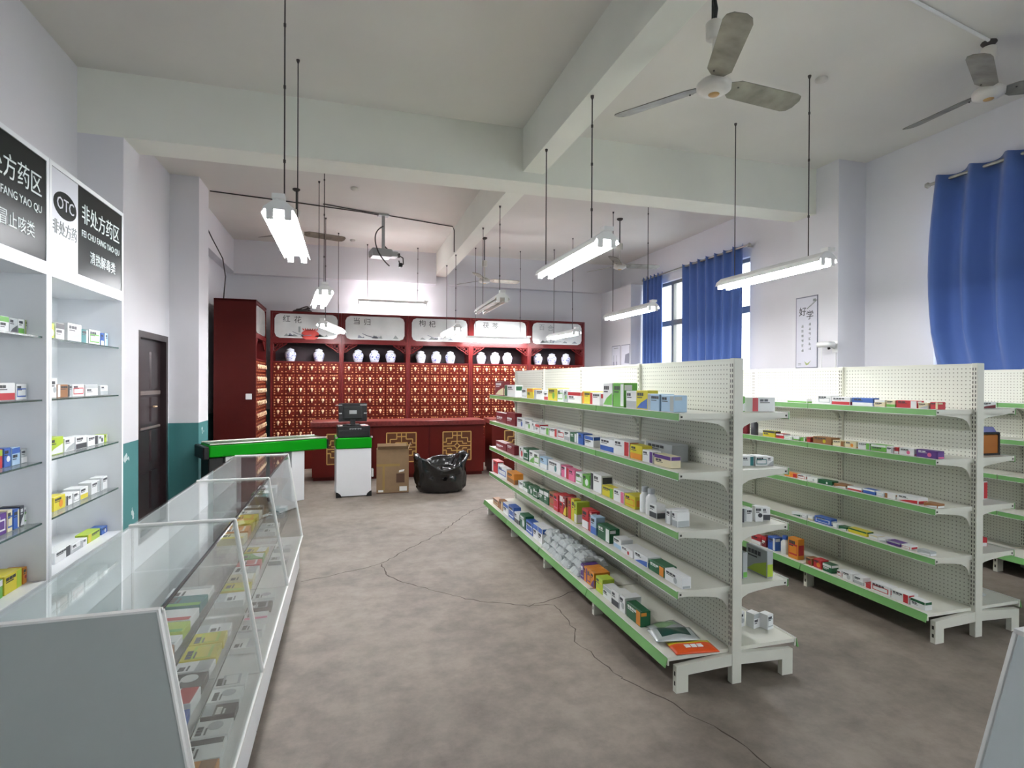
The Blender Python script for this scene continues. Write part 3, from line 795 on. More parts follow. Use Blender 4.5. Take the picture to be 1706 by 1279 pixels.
FOOT = ft.mesh('base_foot')
PANEL = MB().box(-.011, .011, .019, .981, .15, 1.715, PEG).box(-.014, .014, .019, .981, 1.715, 1.728, CREAM).mesh('back_panel')

def rack(x, y, bays, label, sides=(0, 1)):
    o = thing('shelf_rack', label, 'shelf rack', (x, y, 0), 0, 'white and green shelf racks')
    for k in range(bays + 1):
        link('upright_post', UPR, o, (0, k, 0))
        for s in sides:
            link('base_foot', FOOT, o, (0, k, 0), PI * s)
    for k in range(bays):
        link('back_panel', PANEL, o, (0, k, 0))
        for s in sides:
            oy = k + (1 if s else 0)
            for z in LV:
                sh = link('shelf', TRAY, o, (0, oy, z), PI * s)
                tag(link('price_strip', STRIP, sh), 'green price strip')
                for yy in (.022, .978): link('bracket', BRACK, sh, (0, yy, 0))
            b = link('base_shelf', BASE, o, (0, oy, .18), PI * s)
            tag(link('price_strip', STRIP5, b), 'green price strip')
    return o
rack(1.99, 2.52, 4, 'long middle shelf rack of cream steel with green price strips, nearest the glass counters')
rack(3.83, 2.56, 4, 'second shelf rack, standing right of the middle one, cream steel with green strips')
rack(5.675, 1.40, 3, 'third shelf rack against the right wall, mostly cut off by the picture edge', (0,))

# goods on the right hand side of the middle rack
def right_goods(items, X0, place):
    for i, (st, w, h, d, x, y, z, rot) in enumerate(items):
        pass
G = 'boxes at the near end of the racks'
def rb(st, w, h, d, x, y, z, label, rot=PI / 2): put_box(st, w, h, d, x, y, z + .001, rot, label, G)
rb('gw', .065, .085, .05, 2.095, 2.62, 1.437, 'green and white medicine box close behind the near post on the top shelf', 0)
rb('wr', .155, .08, .07, 2.235, 2.60, 1.437, 'white box with a red end on the top shelf right of the near post', 0)
for i, xx in enumerate((2.09, 2.165, 2.24)):
    rb('wt', .068, .055, .10, xx, 2.66 - .02 * i, 1.129, 'white box with teal print on second shelf right of near post, %s from post' % ORD[i], -.25)
rb('we', .036, .05, .08, 2.302, 2.62, 1.129, 'plain white box at the right end of the second shelf beside the near post', -.2)
for i, xx in enumerate((2.085, 2.15, 2.21, 2.27)):
    rb('wz' if i != 1 else 'we', .045, .085 - .01 * (i % 2), .045, xx, 2.60 + .015 * (i % 2), .822, 'small white medicine box on third shelf right of near post, %s from post' % ORD[i], -.3)
rb('eg', .17, .145, .03, 2.10, 2.68, .514, 'grey green box on the fourth shelf right of the near post', -PI / 2)
rb('el', .17, .15, .04, 2.235, 2.65, .514, 'large pale green and white box on the fourth shelf right of the near post', -PI / 2)
for i, xx in enumerate((2.12, 2.20, 2.275, 2.34)):
    rb('we', .052, .085, .055, xx, 2.76 - .035 * i, .18, 'small white box on the base shelf right of the near post, %s from post' % ORD[i], .25)
# right side of the second rack
rb('wm', .17, .042, .06, 4.02, 2.63, 1.437, 'white box with dark red print on the top shelf at the right picture edge', 0)
rb('wr', .12, .12, .07, 4.08, 2.70, .822, 'white and red box on the third shelf near the right picture edge', 0)
rb('rm', .05, .09, .05, 3.93, 2.74, .822, 'dark red box half hidden behind the post of the second rack', 0)
rb('rw', .20, .06, .06, 4.00, 2.70, .514, 'flat red and white carton on the fourth shelf near the right picture edge', -.3)
o = thing('storage_basket', 'orange brown box with black corners and a blue lid at the right edge', 'storage box', (4.02, 2.72, 1.13))
MB().cbox(-.13, .13, -.08, .10, 0, .135, mat('amber_side', (176, 106, 40), .35), .006).build('basket_body', o)
m = MB()
for xx in (-.132, .118): m.cbox(xx, xx + .014, -.086, -.070, 0, .145, BLACK, .002)
m.cbox(-.134, .134, -.084, .104, .135, .15, BLACK, .003).cbox(-.134, .134, -.086, -.08, 0, .012, BLACK, .002)
m.build('black_trim', o)
tag(MB().prism([(-.12, .15), (.12, .15), (.09, .185), (-.10, .19)], 'y', -.07, .09, mat('blue_wrap', (126, 132, 190), .2)).build('basket_lid', o), 'blue plastic lid')

# bottle, ampoule packs and pouches on the base shelves
def bottle(x, y, z, label, body, cap):
    o = thing('medicine_bottle', label, 'bottle', (x, y, z))
    MB().lathe([(.030, 0), (.032, .01), (.032, .10), (.018, .115), (.016, .125)], body, 16).build('bottle_body', o)
    MB().lathe([(.021, .122), (.021, .15), (.017, .153)], cap, 14).build('bottle_cap', o)
bottle(3.49, 3.80, .181, 'white bottle with a blue cap on the base shelf of the second rack', BM['w'], BM['b'])
bottle(1.715, 2.985, .823, 'farther of two white bottles on the third shelf of the middle rack near its post', BM['w'], BM['e'])
bottle(1.715, 2.915, .823, 'nearer of two white bottles on the third shelf of the middle rack near its post', BM['w'], BM['e'])
put_box('ee', .30, .098, .11, 1.83, 3.03, 1.13, -PI / 2, 'wide grey carton standing behind the yellow box on the middle rack second shelf', G)
for i, (yy, c) in enumerate(((4.33, 'm'), (4.22, 'z'))):
    bottle(3.53, yy, 1.13, ['small maroon bottle', 'small charcoal bottle'][i] + ' on the second shelf of the right rack, by the middle post', BM[c], BM['r'])

rng = random.Random(77)
def crumple_pack(w, h, d, seed):
    r = random.Random(seed); m = MB(); V = []; F = []; nx, ny = 8, 6
    for s in (1, 0):
        for j in range(ny + 1):
            for i in range(nx + 1):
                u, v_ = i / nx, j / ny
                e = min(1, 5 * min(u, 1 - u, v_, 1 - v_) + .15)
                z = (h * e * (.75 + .35 * r.random())) if s else 0.002
                V.append(((u - .5) * w + r.uniform(-.004, .004), (v_ - .5) * d + r.uniform(-.004, .004), z))
    W = nx + 1; B = W * (ny + 1)
    for j in range(ny):
        for i in range(nx):
            q = j * W + i; F.append((q, q + 1, q + W + 1, q + W)); F.append((B + q, B + q + W, B + q + W + 1, B + q + 1))
    for i in range(nx):
        F.append((i, B + i, B + i + 1, i + 1)); q = ny * W + i; F.append((q, q + 1, B + q + 1, B + q))
    for j in range(ny):
        q = j * W; F.append((q, q + W, B + q + W, B + q)); q += nx; F.append((q, B + q, B + q + W, q + W))
    m.add(V, F, CLEARPLASTIC)
    for i in range(5): m.box(-w * .42 + i * w * .18, -w * .42 + i * w * .18 + .018, -d * .36, d * .36, .012, h * .55, BM['w'])
    for i in range(4): m.box(-w * .4, w * .4, -d * .3 + i * d * .17, -d * .3 + i * d * .17 + .006, h * .55, h * .58, BM['e'])
    return m.mesh('ampoule_pack')
packs = [crumple_pack(.15, .05, .11, s) for s in (1, 2, 3)]
k = 0
for yy in (4.462, 4.304, 4.146, 3.988, 3.830):
    for lay in range(3):
        for xx in (1.66, 1.785):
            if lay == 2 and xx > 1.7: continue
            o = link('ampoule_pack', packs[k % 3], None, (xx + rng.uniform(-.008, .008) + lay * .02, yy + rng.uniform(-.01, .01), .182 + lay * .053), PI / 2 + rng.uniform(-.03, .03))
            tag(o, 'clear plastic pack of white ampoules heaped on the base shelf of the middle rack', 'ampoule pack', 'clear ampoule packs'); k += 1
for i in range(4):
    put_box('op' if i < 3 else 'pe', .055, .105, .12, 1.625, 3.535 + i * .058, .181, -PI / 2, 'orange and purple carton beside the ampoule packs, %s from the near end' % ORD[i], 'orange cartons beside the ampoule packs')

def pouch(w, d, h, cols, seed):
    r = random.Random(seed); m = MB(); nx, ny = 12, 10; V = []
    for s in (1, 0):
        for j in range(ny + 1):
            for i in range(nx + 1):
                u, v_ = i / nx, j / ny
                e = (math.sin(PI * u) * math.sin(PI * v_)) ** .5 if 0 < u < 1 and 0 < v_ < 1 else 0
                z = .006 + h * e * (.85 + .2 * math.sin(9 * u + 5 * v_ + seed)) if s else .002
                V.append(((u - .5) * w, (v_ - .5) * d, z))
    W = nx + 1; B = W * (ny + 1); o = len(m.v)
    by = {}
    for j in range(ny):
        for i in range(nx):
            q = j * W + i
            c = cols[0]
            if 2 <= i < nx - 2 and 2 <= j < ny - 2: c = cols[1]
            if j >= ny - 3 and len(cols) > 2: c = cols[2]
            by.setdefault(c.name, (c, []))[1].append((q, q + 1, q + W + 1, q + W))
            by.setdefault(cols[0].name, (cols[0], []))[1].append((B + q, B + q + W, B + q + W + 1, B + q + 1))
    side = by[cols[0].name][1]
    for i in range(nx):
        side.append((i, B + i, B + i + 1, i + 1)); q = ny * W + i; side.append((q, q + 1, B + q + 1, B + q))
    for j in range(ny):
        q = j * W; side.append((q, q + W, B + q + W, B + q)); q += nx; side.append((q, B + q, B + q + W, q + W))
    first = True
    for c, fs in by.values():
        i = m.mi(c)
        if first: m.v += V; first = False
        for f in fs: m.f.append(f); m.m.append(i); m.sm.append(True)
    return m
SILV = mat('silver_foil', (196, 204, 204), .25, metal=.3)
POUD = mat('pouch_dark_green', (24, 66, 58), .3); POUG = mat('pouch_pale_green', (128, 160, 120), .3)
POUO = mat('pouch_orange', (226, 84, 30), .35); POUY = mat('pouch_yellow', (220, 196, 40), .35)
p = pouch(.20, .10, .025, (SILV, POUG), 1)
tag(p.build('medicine_pouch', None, (1.77, 2.84, .182), math.radians(8)), 'pale green and clear pouch lying by the red and green box, farthest of three', 'pouch', 'pouches on the base shelf')
p = pouch(.25, .15, .03, (SILV, POUD), 2)
tag(p.build('medicine_pouch', None, (1.735, 2.705, .20), math.radians(-10)), 'silver and dark green foil pouch lying in the middle of the three pouches', 'pouch', 'pouches on the base shelf')
p = pouch(.24, .13, .016, (POUO, POUO, POUY), 3)
lettering(p, '健康', .06, '-y', (0, 0, 0), BM['w']) if False else None
for i in range(3): p.box(-.05 + i * .035, -.022 + i * .035, -.03, .0, .0195, .0225, BM['w'])
tag(p.build('medicine_pouch', None, (1.77, 2.58, .182), math.radians(-8)), 'orange and yellow pouch at the near end of the base shelf', 'pouch', 'pouches on the base shelf')
p = pouch(.16, .12, .03, (CLEARPLASTIC, BM['w']), 5)
tag(p.build('medicine_pouch', None, (4.02, 2.72, .182), .3), 'crumpled clear plastic pouch on the base shelf at the right picture edge', 'pouch', 'pouches on the base shelf')

# ================================================================ glass counters
prof = [(-.88, .29), (-.371, .29), (-.483, .985), (-.88, .985)]
def counter(y0, y1, label, closed=False):
    o = thing('glass_counter', label, 'display counter', (-.63, y0, 0), 0, 'glass display counters')
    ox = .63; L = y1 - y0; X = lambda x: x + ox
    m = MB(); m.box(X(-.88), X(-.385), .004, L - .004, .03, .285, WHITE).box(X(-.87), X(-.40), .01, L - .01, 0, .03, mat('plinth_grey', (120, 120, 118), .6))
    m.box(X(-.88), X(-.366), .002, L - .002, .275, .292, WHITEM)
    m.build('base_cabinet', o)
    MB().box(X(-.88), X(-.868), .01, L - .01, .292, .975, WHITE).build('back_board', o)
    if closed:
        e = MB(); e.prism([(X(-.88), 0), (X(-.368), 0), (X(-.368), .29), (X(-.480), .988), (X(-.88), .988)], 'y', -.012, .004, mat('grey_end_panel', (176, 182, 180), .45))
        e.prism([(X(-.483), .988), (X(-.478), .992), (X(-.365), .29), (X(-.37), .29)], 'y', -.014, .006, WHITEM)
        e.box(X(-.88), X(-.479), -.014, .006, .987, .993, WHITEM)
        e.build('end_panel', o)
    fr = MB()
    for ya, yb in (((.004, .012),) if closed else ((.0, .008),)) + ((L - .008, L),):
        fr.prism([(X(-.371), .29), (X(-.355), .29), (X(-.470), .985), (X(-.486), .985)], 'y', ya, yb, WHITEM)
        fr.box(X(-.88), X(-.474), ya, yb, .976, .990, WHITEM)
        fr.box(X(-.88), X(-.866), ya, yb, .29, .976, WHITEM)
    fr.box(X(-.372), X(-.357), .014, L - .014, .288, .300, WHITEM)
    fr.build('frame', o)
    MB().box(X(-.878), X(-.484), .015, L - .015, .979, .985, GLASS).build('glass_top', o)
    g = MB(); g.prism([(X(-.368), .302), (X(-.363), .302), (X(-.473), .978), (X(-.478), .978)], 'y', .015, L - .015, GLASS)
    g.build('glass_front', o)
    MB().box(X(-.483), X(-.476), .015, L - .015, .978, .986, mat('dark_edge_seal', (44, 50, 54), .2)).build('edge_seal', o)
    for z, x1 in ((.79, -.468), (.565, -.435)):
        s = MB(); s.box(X(-.866), X(x1), .016, L - .016, z - .006, z, SHELFGLASS).box(X(x1), X(x1) + .002, .016, L - .016, z - .006, z, mat('glass_edge', (70, 90, 86), .2))
        s.build('glass_shelf', o)
    return o
counter(1.69, 2.705, 'nearest glass display counter with a grey end panel facing the camera', True)
counter(2.71, 3.80, 'middle one of the three glass display counters on the left')
counter(3.805, 5.0, 'farthest of the three glass counters, ending before the green checkout')

CB = [  # style, y, size along y, depth across, height, level
 ('tg', 2.21, .10, .13, .03, 'u'), ('we', 2.32, .10, .14, .025, 'u'), ('wr', 2.085, .10, .16, .03, 'u'), ('lg', 1.985, .08, .16, .03, 'u'), ('we', 1.90, .07, .15, .025, 'u'), ('ny', 1.81, .09, .12, .03, 'u'),
 ('yl', 2.42, .10, .12, .03, 'm'), ('we', 2.52, .08, .12, .025, 'm'), ('yl', 2.30, .12, .12, .03, 'm'), ('we', 2.20, .08, .12, .025, 'm'), ('zw', 2.09, .10, .12, .03, 'm'), ('wr', 1.97, .10, .13, .04, 'm'), ('bw', 1.87, .08, .12, .03, 'm'), ('we', 1.78, .08, .12, .03, 'm'),
 ('we', 2.62, .10, .13, .03, 'b'), ('we', 2.50, .10, .12, .03, 'b'), ('ze', 2.39, .08, .12, .03, 'b'), ('we', 2.28, .10, .13, .025, 'b'), ('wz', 2.15, .12, .13, .03, 'b'), ('on', 2.03, .09, .13, .035, 'b'),
 ('ze', 3.66, .08, .11, .05, 'u'), ('we', 3.56, .09, .12, .04, 'u'), ('yo', 3.44, .11, .12, .04, 'u'), ('yo', 3.31, .12, .12, .045, 'u'), ('ow', 3.17, .12, .12, .04, 'u'), ('cy', 3.05, .10, .12, .035, 'u'),
 ('yw', 3.60, .10, .12, .03, 'm'), ('gw', 3.48, .10, .12, .03, 'm'), ('rw', 3.36, .10, .12, .03, 'm'), ('we', 3.24, .10, .12, .03, 'm'), ('cw', 3.12, .10, .12, .03, 'm'), ('yl', 2.98, .11, .12, .03, 'm'), ('we', 2.85, .11, .12, .03, 'm'),
 ('we', 3.60, .10, .12, .03, 'b'), ('ze', 3.45, .10, .12, .03, 'b'), ('wk', 3.30, .10, .12, .03, 'b'), ('we', 3.13, .10, .12, .03, 'b'), ('we', 2.96, .10, .12, .03, 'b'),
 ('zt', 3.94, .09, .11, .06, 'u'), ('dw', 4.06, .10, .12, .06, 'u'), ('zd', 4.19, .10, .12, .05, 'u'), ('we', 4.33, .10, .12, .05, 'u'),
 ('tw', 4.72, .10, .12, .04, 'm'), ('ew', 4.55, .10, .12, .03, 'm'), ('we', 4.2, .10, .12, .03, 'm'), ('we', 4.05, .10, .12, .03, 'm'),
 ('we', 4.6, .10, .12, .03, 'b'), ('ew', 4.3, .10, .12, .03, 'b')]
LZ = {'u': (.79, -.475, 'upper shelf'), 'm': (.565, -.445, 'lower shelf'), 'b': (.292, -.40, 'bottom')}
cnt = {}
CN = [(2.71, 'nearest'), (3.80, 'middle'), (9, 'farthest')]
for st, y, w, d_, h, lv in sorted(CB, key=lambda t: t[1]):
    z, x, nm = LZ[lv]; cn = [c for lim, c in CN if y < lim][0]
    i = cnt.get((cn, lv), 0); cnt[(cn, lv)] = i + 1
    a, b = BOXC[st[0]][0], BOXC[st[1]][0]
    lab = ('%s box, %s print' % (a, b) if a != b else 'plain %s box' % a) + ', %s from near end, %s of %s counter' % (ORD[i], nm, cn)
    # lying flat: printed face up
    SEED[0] += 1
    me = carton_mesh(w, d_, h, st, SEED[0])
    me.transform(Matrix.Rotation(-PI / 2, 4, 'X')); me.transform(Matrix.Rotation(PI / 2, 4, 'Z'))
    zmin = min(v.co.z for v in me.vertices); xmax = max(v.co.x for v in me.vertices)
    me.transform(Matrix.Translation((-xmax, 0, -zmin)))
    o = link('medicine_box', me, None, (x - .012, y, z + .001), random.Random(SEED[0]).uniform(-.06, .06))
    tag(o, lab, 'medicine box', 'boxes lying in the glass counters')

# white slanted counter cut off by the right picture edge
o = thing('white_counter', 'pale counter with a slanted front cut off at the lower right corner', 'counter', (1.9, .40, 0))
m = MB(); m.prism([(-.60, 0), (.3, 0), (.3, 1.0), (-.36, 1.0), (-.60, .40)], 'y', -.5, .54, mat('pale_counter_panel', (196, 204, 206), .4))
m.build('counter_body', o)
m = MB(); m.prism([(-.60, .40), (-.36, 1.0), (-.352, 1.006), (-.592, .396)], 'y', .535, .548, WHITEM).box(-.36, .3, -.5, .545, 1.0, 1.012, WHITEM)
m.build('counter_rim', o)

# ================================================================ left display cabinets
def display(y0, y1, sub, label, otc):
    o = thing('display_cabinet', label, 'display cabinet', (-1.35, y0, 0), 0, 'white display cabinets on the left')
    L = y1 - y0; D = -.35
    c = MB(); t = .022
    c.box(D, 0, 0, t, 0, 2.64, WHITE).box(D, 0, L - t, L, 0, 2.64, WHITE).box(D, 0, t, L - t, 2.618, 2.64, WHITE)
    c.box(D, D + .012, t, L - t, .05, 2.618, WHITE)
    c.box(D, 0, t, L - t, .62, .66, WHITE).box(D, 0, t, L - t, 2.09, 2.15, WHITE).box(D, -.03, t, L - t, 0, .08, WHITE)
    c.build('carcass', o)
    for z in (1.80, 1.506, 1.216, .93):
        s = MB(); s.box(D + .012, -.02, t, L - t, z - .008, z, SHELFGLASS).box(-.02, -.017, t, L - t, z - .008, z, mat('glass_edge', (70, 90, 86), .2))
        s.build('glass_shelf', o)
    for k in (0, 1):
        a = t + (L - 2 * t) * k / 2; b = t + (L - 2 * t) * (k + 1) / 2
        dd = MB().cbox(-.02, 0, a + .002, b - .002, .085, .615, WHITE, .002).build('cabinet_door', o)
        tag(MB().cbox(0, .022, (b - .05) if k == 0 else (a + .03), (b - .03) if k == 0 else (a + .05), .42, .56, STEEL, .004).build('door_handle', dd), 'steel bar handle')
    sg = MB(); ya = t; ym = t + .275; yb = L - t
    sg.box(-.02, -.003, ya, ym, 2.152, 2.616, SIGNLT)
    n = 28; yc = (ya + ym) / 2
    sg.prism([(yc + .118 * math.cos(2 * PI * i / n), 2.46 + .066 * math.sin(2 * PI * i / n)) for i in range(n)], 'x', -.004, -.0018, SIGNDK)
    lettering(sg, 'OTC', .085, '+x', (-.0008, yc, 2.46), SIGNLT)
    lettering(sg, '非处方药', .075, '+x', (-.002, yc, 2.335), INKL, .85)
    s1 = sg.build('sign_board', o); tag(s1, 'pale sign with a dark OTC oval')
    sg = MB(); sg.box(-.02, -.003, ym + .002, yb, 2.152, 2.616, SIGNDK); yc = (ym + yb) / 2; W = yb - ym
    lettering(sg, '非处方药区', W * .19, '+x', (-.002, yc, 2.475), SIGNTXT, .92)
    lettering(sg, 'FEI CHU FANG YAO QU', W * .085, '+x', (-.002, yc, 2.375), SIGNTXT, .95)
    lettering(sg, sub, W * .125, '+x', (-.002, yc + .02, 2.262), SIGNTXT, .95)
    tag(sg.build('sign_board', o), 'dark green sign with white lettering')
    return o
display(2.235, 3.138, '感冒止咳类', 'white display cabinet cut off by the left picture edge, cough remedies sign', 0)
display(3.142, 4.045, '清热解毒类', 'white display cabinet with the complete OTC sign, beside the pilaster', 1)

# ================================================================ red medicine cabinets
def drawer_mesh(seed, w=.178, h=.186):
    """front looks to -y, knob is separate"""
    r = random.Random(seed); m = MB()
    m.cbox(-w / 2, w / 2, -.014, .0, 0, h, DRW, .004)
    e = -.0155; g = GOLD
    def mk(cx, cz, a, b):
        m.box(cx - a, cx + a, e, -.013, cz - b * .55, cz + b * .55, g); m.box(cx - a * .5, cx + a * .5, e, -.013, cz - b, cz + b, g)
    n = r.choice((2, 2, 3, 4))
    sp = {2: .066, 3: .042, 4: .034}[n]
    for i in range(n): mk((i - (n - 1) / 2) * sp, h - .024, .012, .010)
    for s in (-1, 1):
        k = r.choice((2, 3, 3))
        for i in range(k): mk(s * .060, h * (.60 - (.46 / max(1, k - 1)) * i), .012, .010)
    return m.mesh('drawer')
DRAWERS = [drawer_mesh(s) for s in range(8)]
KNOB = MB().lathe([(.010, 0), (.016, .004), (.021, .012), (.025, .020), (.014, .030)], BRASS, 10)
kv = KNOB.mesh('knob'); kv.transform(Matrix.Rotation(PI / 2, 4, 'X'))
km = MB(); km.v = [v.co[:] for v in kv.vertices]; km.f = [tuple(p.vertices) for p in kv.polygons]; km.mats = [BRASS]; km.m = [0] * len(km.f); km.sm = [True] * len(km.f)
km.tube([(0, -.022, -.004), (0, -.028, -.03), (0, -.02, -.05)], [.009, .012, .007], BRASS, 8)
KNOB_ME = km.mesh('knob')
PITCH_Z = .198
def medicine_cabinet(name_loc, rot, W, ncol, label, text, sec, depth=.45):
    """local: front at y 0 looking to -y, x from 0 to W"""
    o = thing('medicine_cabinet', label, 'medicine cabinet', name_loc, rot, 'red drawer cabinets of herbal medicine')
    T = 2.845; s = .038; D = depth
    c = MB()
    c.box(0, s, 0, D, 0, T, REDL).box(W - s, W, 0, D, 0, T, REDL)
    c.box(s, W - s, 0, D, T - .03, T, REDL).box(s, W - s, D - .02, D, 0, T - .03, NICHE)
    c.box(s, W - s, 0, D - .02, 1.925, 1.947, REDL).box(s, W - s, .02, D - .02, .5, 1.925, DRW).box(s, W - s, 0, D - .02, 0, .5, RED)
    c.box(s, W - s, 0, .06, 2.28, 2.345, REDL).box(s, W - s, .06, D - .02, 2.30, 2.32, REDL)
    c.build('carcass', o)
    # header sign with cut corners, set in its frame
    fm = MB(); fm.box(s, W - s, .02, .05, 2.345, T - .03, REDL); fm.build('header_frame', o)
    sg = MB(); a, b, z0, z1, k = s + .03, W - s - .03, 2.365, 2.80, .09
    oct_ = [(a + k, z0), (b - k, z0), (b - k * .3, z0 + k * .3), (b, z0 + k), (b, z1 - k), (b - k * .3, z1 - k * .3), (b - k, z1), (a + k, z1), (a + k * .3, z1 - k * .3), (a, z1 - k), (a, z0 + k), (a + k * .3, z0 + k * .3)]
    sg.prism(oct_, 'y', .008, .02, SIGNW)
    r = random.Random(sec * 5 + 1)
    for i, ch in enumerate(text):
        lettering(sg, ch, .135, '-y', (a + .20 + i * .19 + (.04 if sec == 4 else 0), .007, 2.70 - .012 * i), INK if sec != 5 else INKL)
    if sec == 1:
        n = 26; cx, cz = a + .60, 2.44
        sg.prism([(cx + .15 * math.cos(2 * PI * i / n), cz + .085 * math.sin(2 * PI * i / n) - (.02 if math.sin(2 * PI * i / n) < 0 else 0)) for i in range(n)], 'y', .006, .009, SIGNRED)
        for i in range(7): sg.prism([(cx - .02 + (i - 3) * .035, cz + .07), (cx + .02 + (i - 3) * .035, cz + .07), (cx + (i - 3) * .045, cz + .115)], 'y', .006, .009, SIGNRED)
        sg.box(a + .40, a + .435, .006, .009, 2.47, 2.575, INKL)
    if sec:
        for i in range(9):   # little ink landscape along the foot of the sign
            x = a + .15 + r.random() * (b - a - .35); hgt = r.uniform(.02, .07); z = z0 + .03
            sg.prism([(x, z), (x + r.uniform(.05, .13), z), (x + r.uniform(.02, .06), z + hgt)], 'y', .006, .009, INKL if i % 3 else PFRAME)
        sg.tube([(a + .3, .008, z0 + .12), (a + .38, .008, z0 + .08), (a + .5, .008, z0 + .05), (a + .62, .008, z0 + .06)], .006, PFRAME, 6)
    sg.build('header_sign', o)
    # carved corner brackets under the header
    for sgn, x0 in ((1, s), (-1, W - s)):
        f = MB(); q = lambda u, v_: (x0 + sgn * u, .02, 2.28 - v_)
        f.tube([q(0, .16), q(.05, .15), q(.10, .10), q(.17, .06), q(.24, .012)], .010, REDL, 6)
        f.tube([q(.006, 0), q(.006, .16)], .008, REDL, 6); f.tube([q(0, .006), q(.24, .006)], .008, REDL, 6)
        for cx, cz, rr in ((.045, .05, .03), (.10, .045, .022), (.045, .11, .022), (.15, .03, .016)):
            f.tube([q(cx + rr * math.cos(i * PI / 5), cz + rr * math.sin(i * PI / 5)) for i in range(11)], .007, REDL, 6)
        f.build('fretwork_bracket', o)
    pw = (W - 2 * s) / ncol
    for row in range(7):
        for cidx in range(ncol):
            dr = link('drawer', DRAWERS[(row * 3 + cidx * 5 + sec * 2 + (row * cidx) % 3) % 8], o, (s + pw * (cidx + .5), .02, 1.925 - PITCH_Z * (row + 1) + .006))
            dr.scale = (pw / .185, 1, 1)
            link('knob', KNOB_ME, dr, (0, -.014, .108))
    return o
SX = [-1.325 + 1.213 * i for i in range(6)]
TXT = ['红花', '当归', '枸杞', '茯苓', '百合']
LB = ['leftmost red drawer cabinet whose sign has a red flower', 'second red drawer cabinet from the left, behind the checkout monitor', 'third red drawer cabinet from the left, in the middle of the wall',
      'fourth red drawer cabinet, with the crosswise lamp below its sign', 'rightmost red drawer cabinet, mostly hidden by the shelf rack']
for i in range(5):
    medicine_cabinet((SX[i] + .001, 10.75, 0), 0, 1.211, 6, LB[i], TXT[i], i + 1)
sc = medicine_cabinet((-1.39, 9.60, 0), PI / 2, 1.14, 6, 'red side cabinet standing along the left wall with a plain end panel', '', 0, .60)
MB().box(-.022, 0, -.002, .60, 0, 2.86, REDS).build('end_panel', sc)
MB().box(-.022, 1.14, -.004, .60, 2.846, 2.872, REDS).build('top_board', sc)

# white switch on the side cabinet's end panel
o = thing('wall_switch', 'square white switch on the end panel of the red side cabinet', 'switch', (-1.49, 9.577, 1.345))
MB().cbox(-.045, .045, -.012, 0, -.045, .045, WHITEM, .004).build('switch_plate', o)
MB().cbox(-.02, .02, -.016, -.011, -.026, .026, WHITEM, .002).build('switch_rocker', o)
# coil of cable on the cabinet top
m = MB()
for q in range(3):
    m.tube([(-.80 + (.16 - .03 * q) * math.cos(t * PI / 10), 10.9 + (.10 - .02 * q) * math.sin(t * PI / 10), 2.86 + .02 * q + .05 * max(0, math.sin(t * PI / 10 + q))) for t in range(21)], .012, DGREY, 6)
tag(m.build('cable_coil'), 'coil of dark cable lying on top of the leftmost drawer cabinet', 'cable')

# porcelain jars
JAR = MB().lathe([(.055, 0), (.062, .004), (.075, .05), (.087, .11), (.088, .14), (.078, .17), (.055, .188), (.052, .196)], PORC, 22).mesh('jar_body')
LID = MB().lathe([(.057, .194), (.061, .20), (.061, .212), (.050, .226), (.022, .236), (.010, .244)], PORC, 18).mesh('jar_lid')
def jar(x, y, label):
    o = thing('porcelain_jar', label, 'jar', (x, y, 1.948), x * 3.1, 'blue and white porcelain jars on the red cabinets')
    o.scale = (1.12, 1.12, 1.0)
    link('jar_body', JAR, o); link('jar_lid', LID, o)
JX = [(.32, .81), (.30, .60, .90), (.26, .56, .84), (.25, .54, .80), (.24, .55, .86)]
for i, xs in enumerate(JX):
    for k, dx in enumerate(xs):
        pos = ['left', 'middle', 'right'][k] if len(xs) == 3 else ['left', 'right'][k]
        jar(SX[i] + dx, 10.92, 'blue and white jar, %s one in the niche of the %s red cabinet from left' % (pos, ORD[i]))
jar(-1.56, 9.92, 'blue and white jar in the niche of the red side cabinet')

# ================================================================ red desks with lattice panels
def lattice(m, cx, z0, s, y):
    """square gold lattice centred on cx, side s, standing from z0, at y"""
    t = .008
    def hb(u0, u1, v_): m.box(cx + s * (u0 - .5), cx + s * (u1 - .5), y - .012, y, z0 + s * v_ - t, z0 + s * v_ + t, LATT)
    def vb(u, v0, v1): m.box(cx + s * (u - .5) - t, cx + s * (u - .5) + t, y - .012, y, z0 + s * v0, z0 + s * v1, LATT)
    m.box(cx - s / 2, cx + s / 2, y - .003, y + .002, z0, z0 + s, LATB)
    hb(0, 1, 0); hb(0, 1, 1); vb(0, 0, 1); vb(1, 0, 1)
    for f in (0, 1):
        F_ = (lambda v_: v_) if f == 0 else (lambda v_: 1 - v_)
        def V2(u, a, b): vb(u, min(F_(a), F_(b)), max(F_(a), F_(b)))
        hb(.34, .66, F_(.13)); V2(.34, 0, .13); V2(.66, 0, .13)
        hb(.12, .34, F_(.22)); hb(.66, .88, F_(.22)); V2(.34, .13, .22); V2(.66, .13, .22)
        V2(.12, .22, .36); V2(.88, .22, .36); hb(0, .12, F_(.36)); hb(.88, 1, F_(.36))
        hb(.30, .70, F_(.34)); V2(.30, .34, .42); V2(.70, .34, .42); hb(.14, .30, F_(.42)); hb(.70, .86, F_(.42))
        V2(.5, .0, .40)
    hb(0, .40, .5); hb(.60, 1, .5)
    p = [(cx - .1 * s, z0 + .5 * s), (cx, z0 + .6 * s), (cx + .1 * s, z0 + .5 * s), (cx, z0 + .4 * s)]
    for i in range(4):
        a, b = p[i], p[(i + 1) % 4]
        m.tube([(a[0], y - .006, a[1]), (b[0], y - .006, b[1])], .008, LATT, 6)
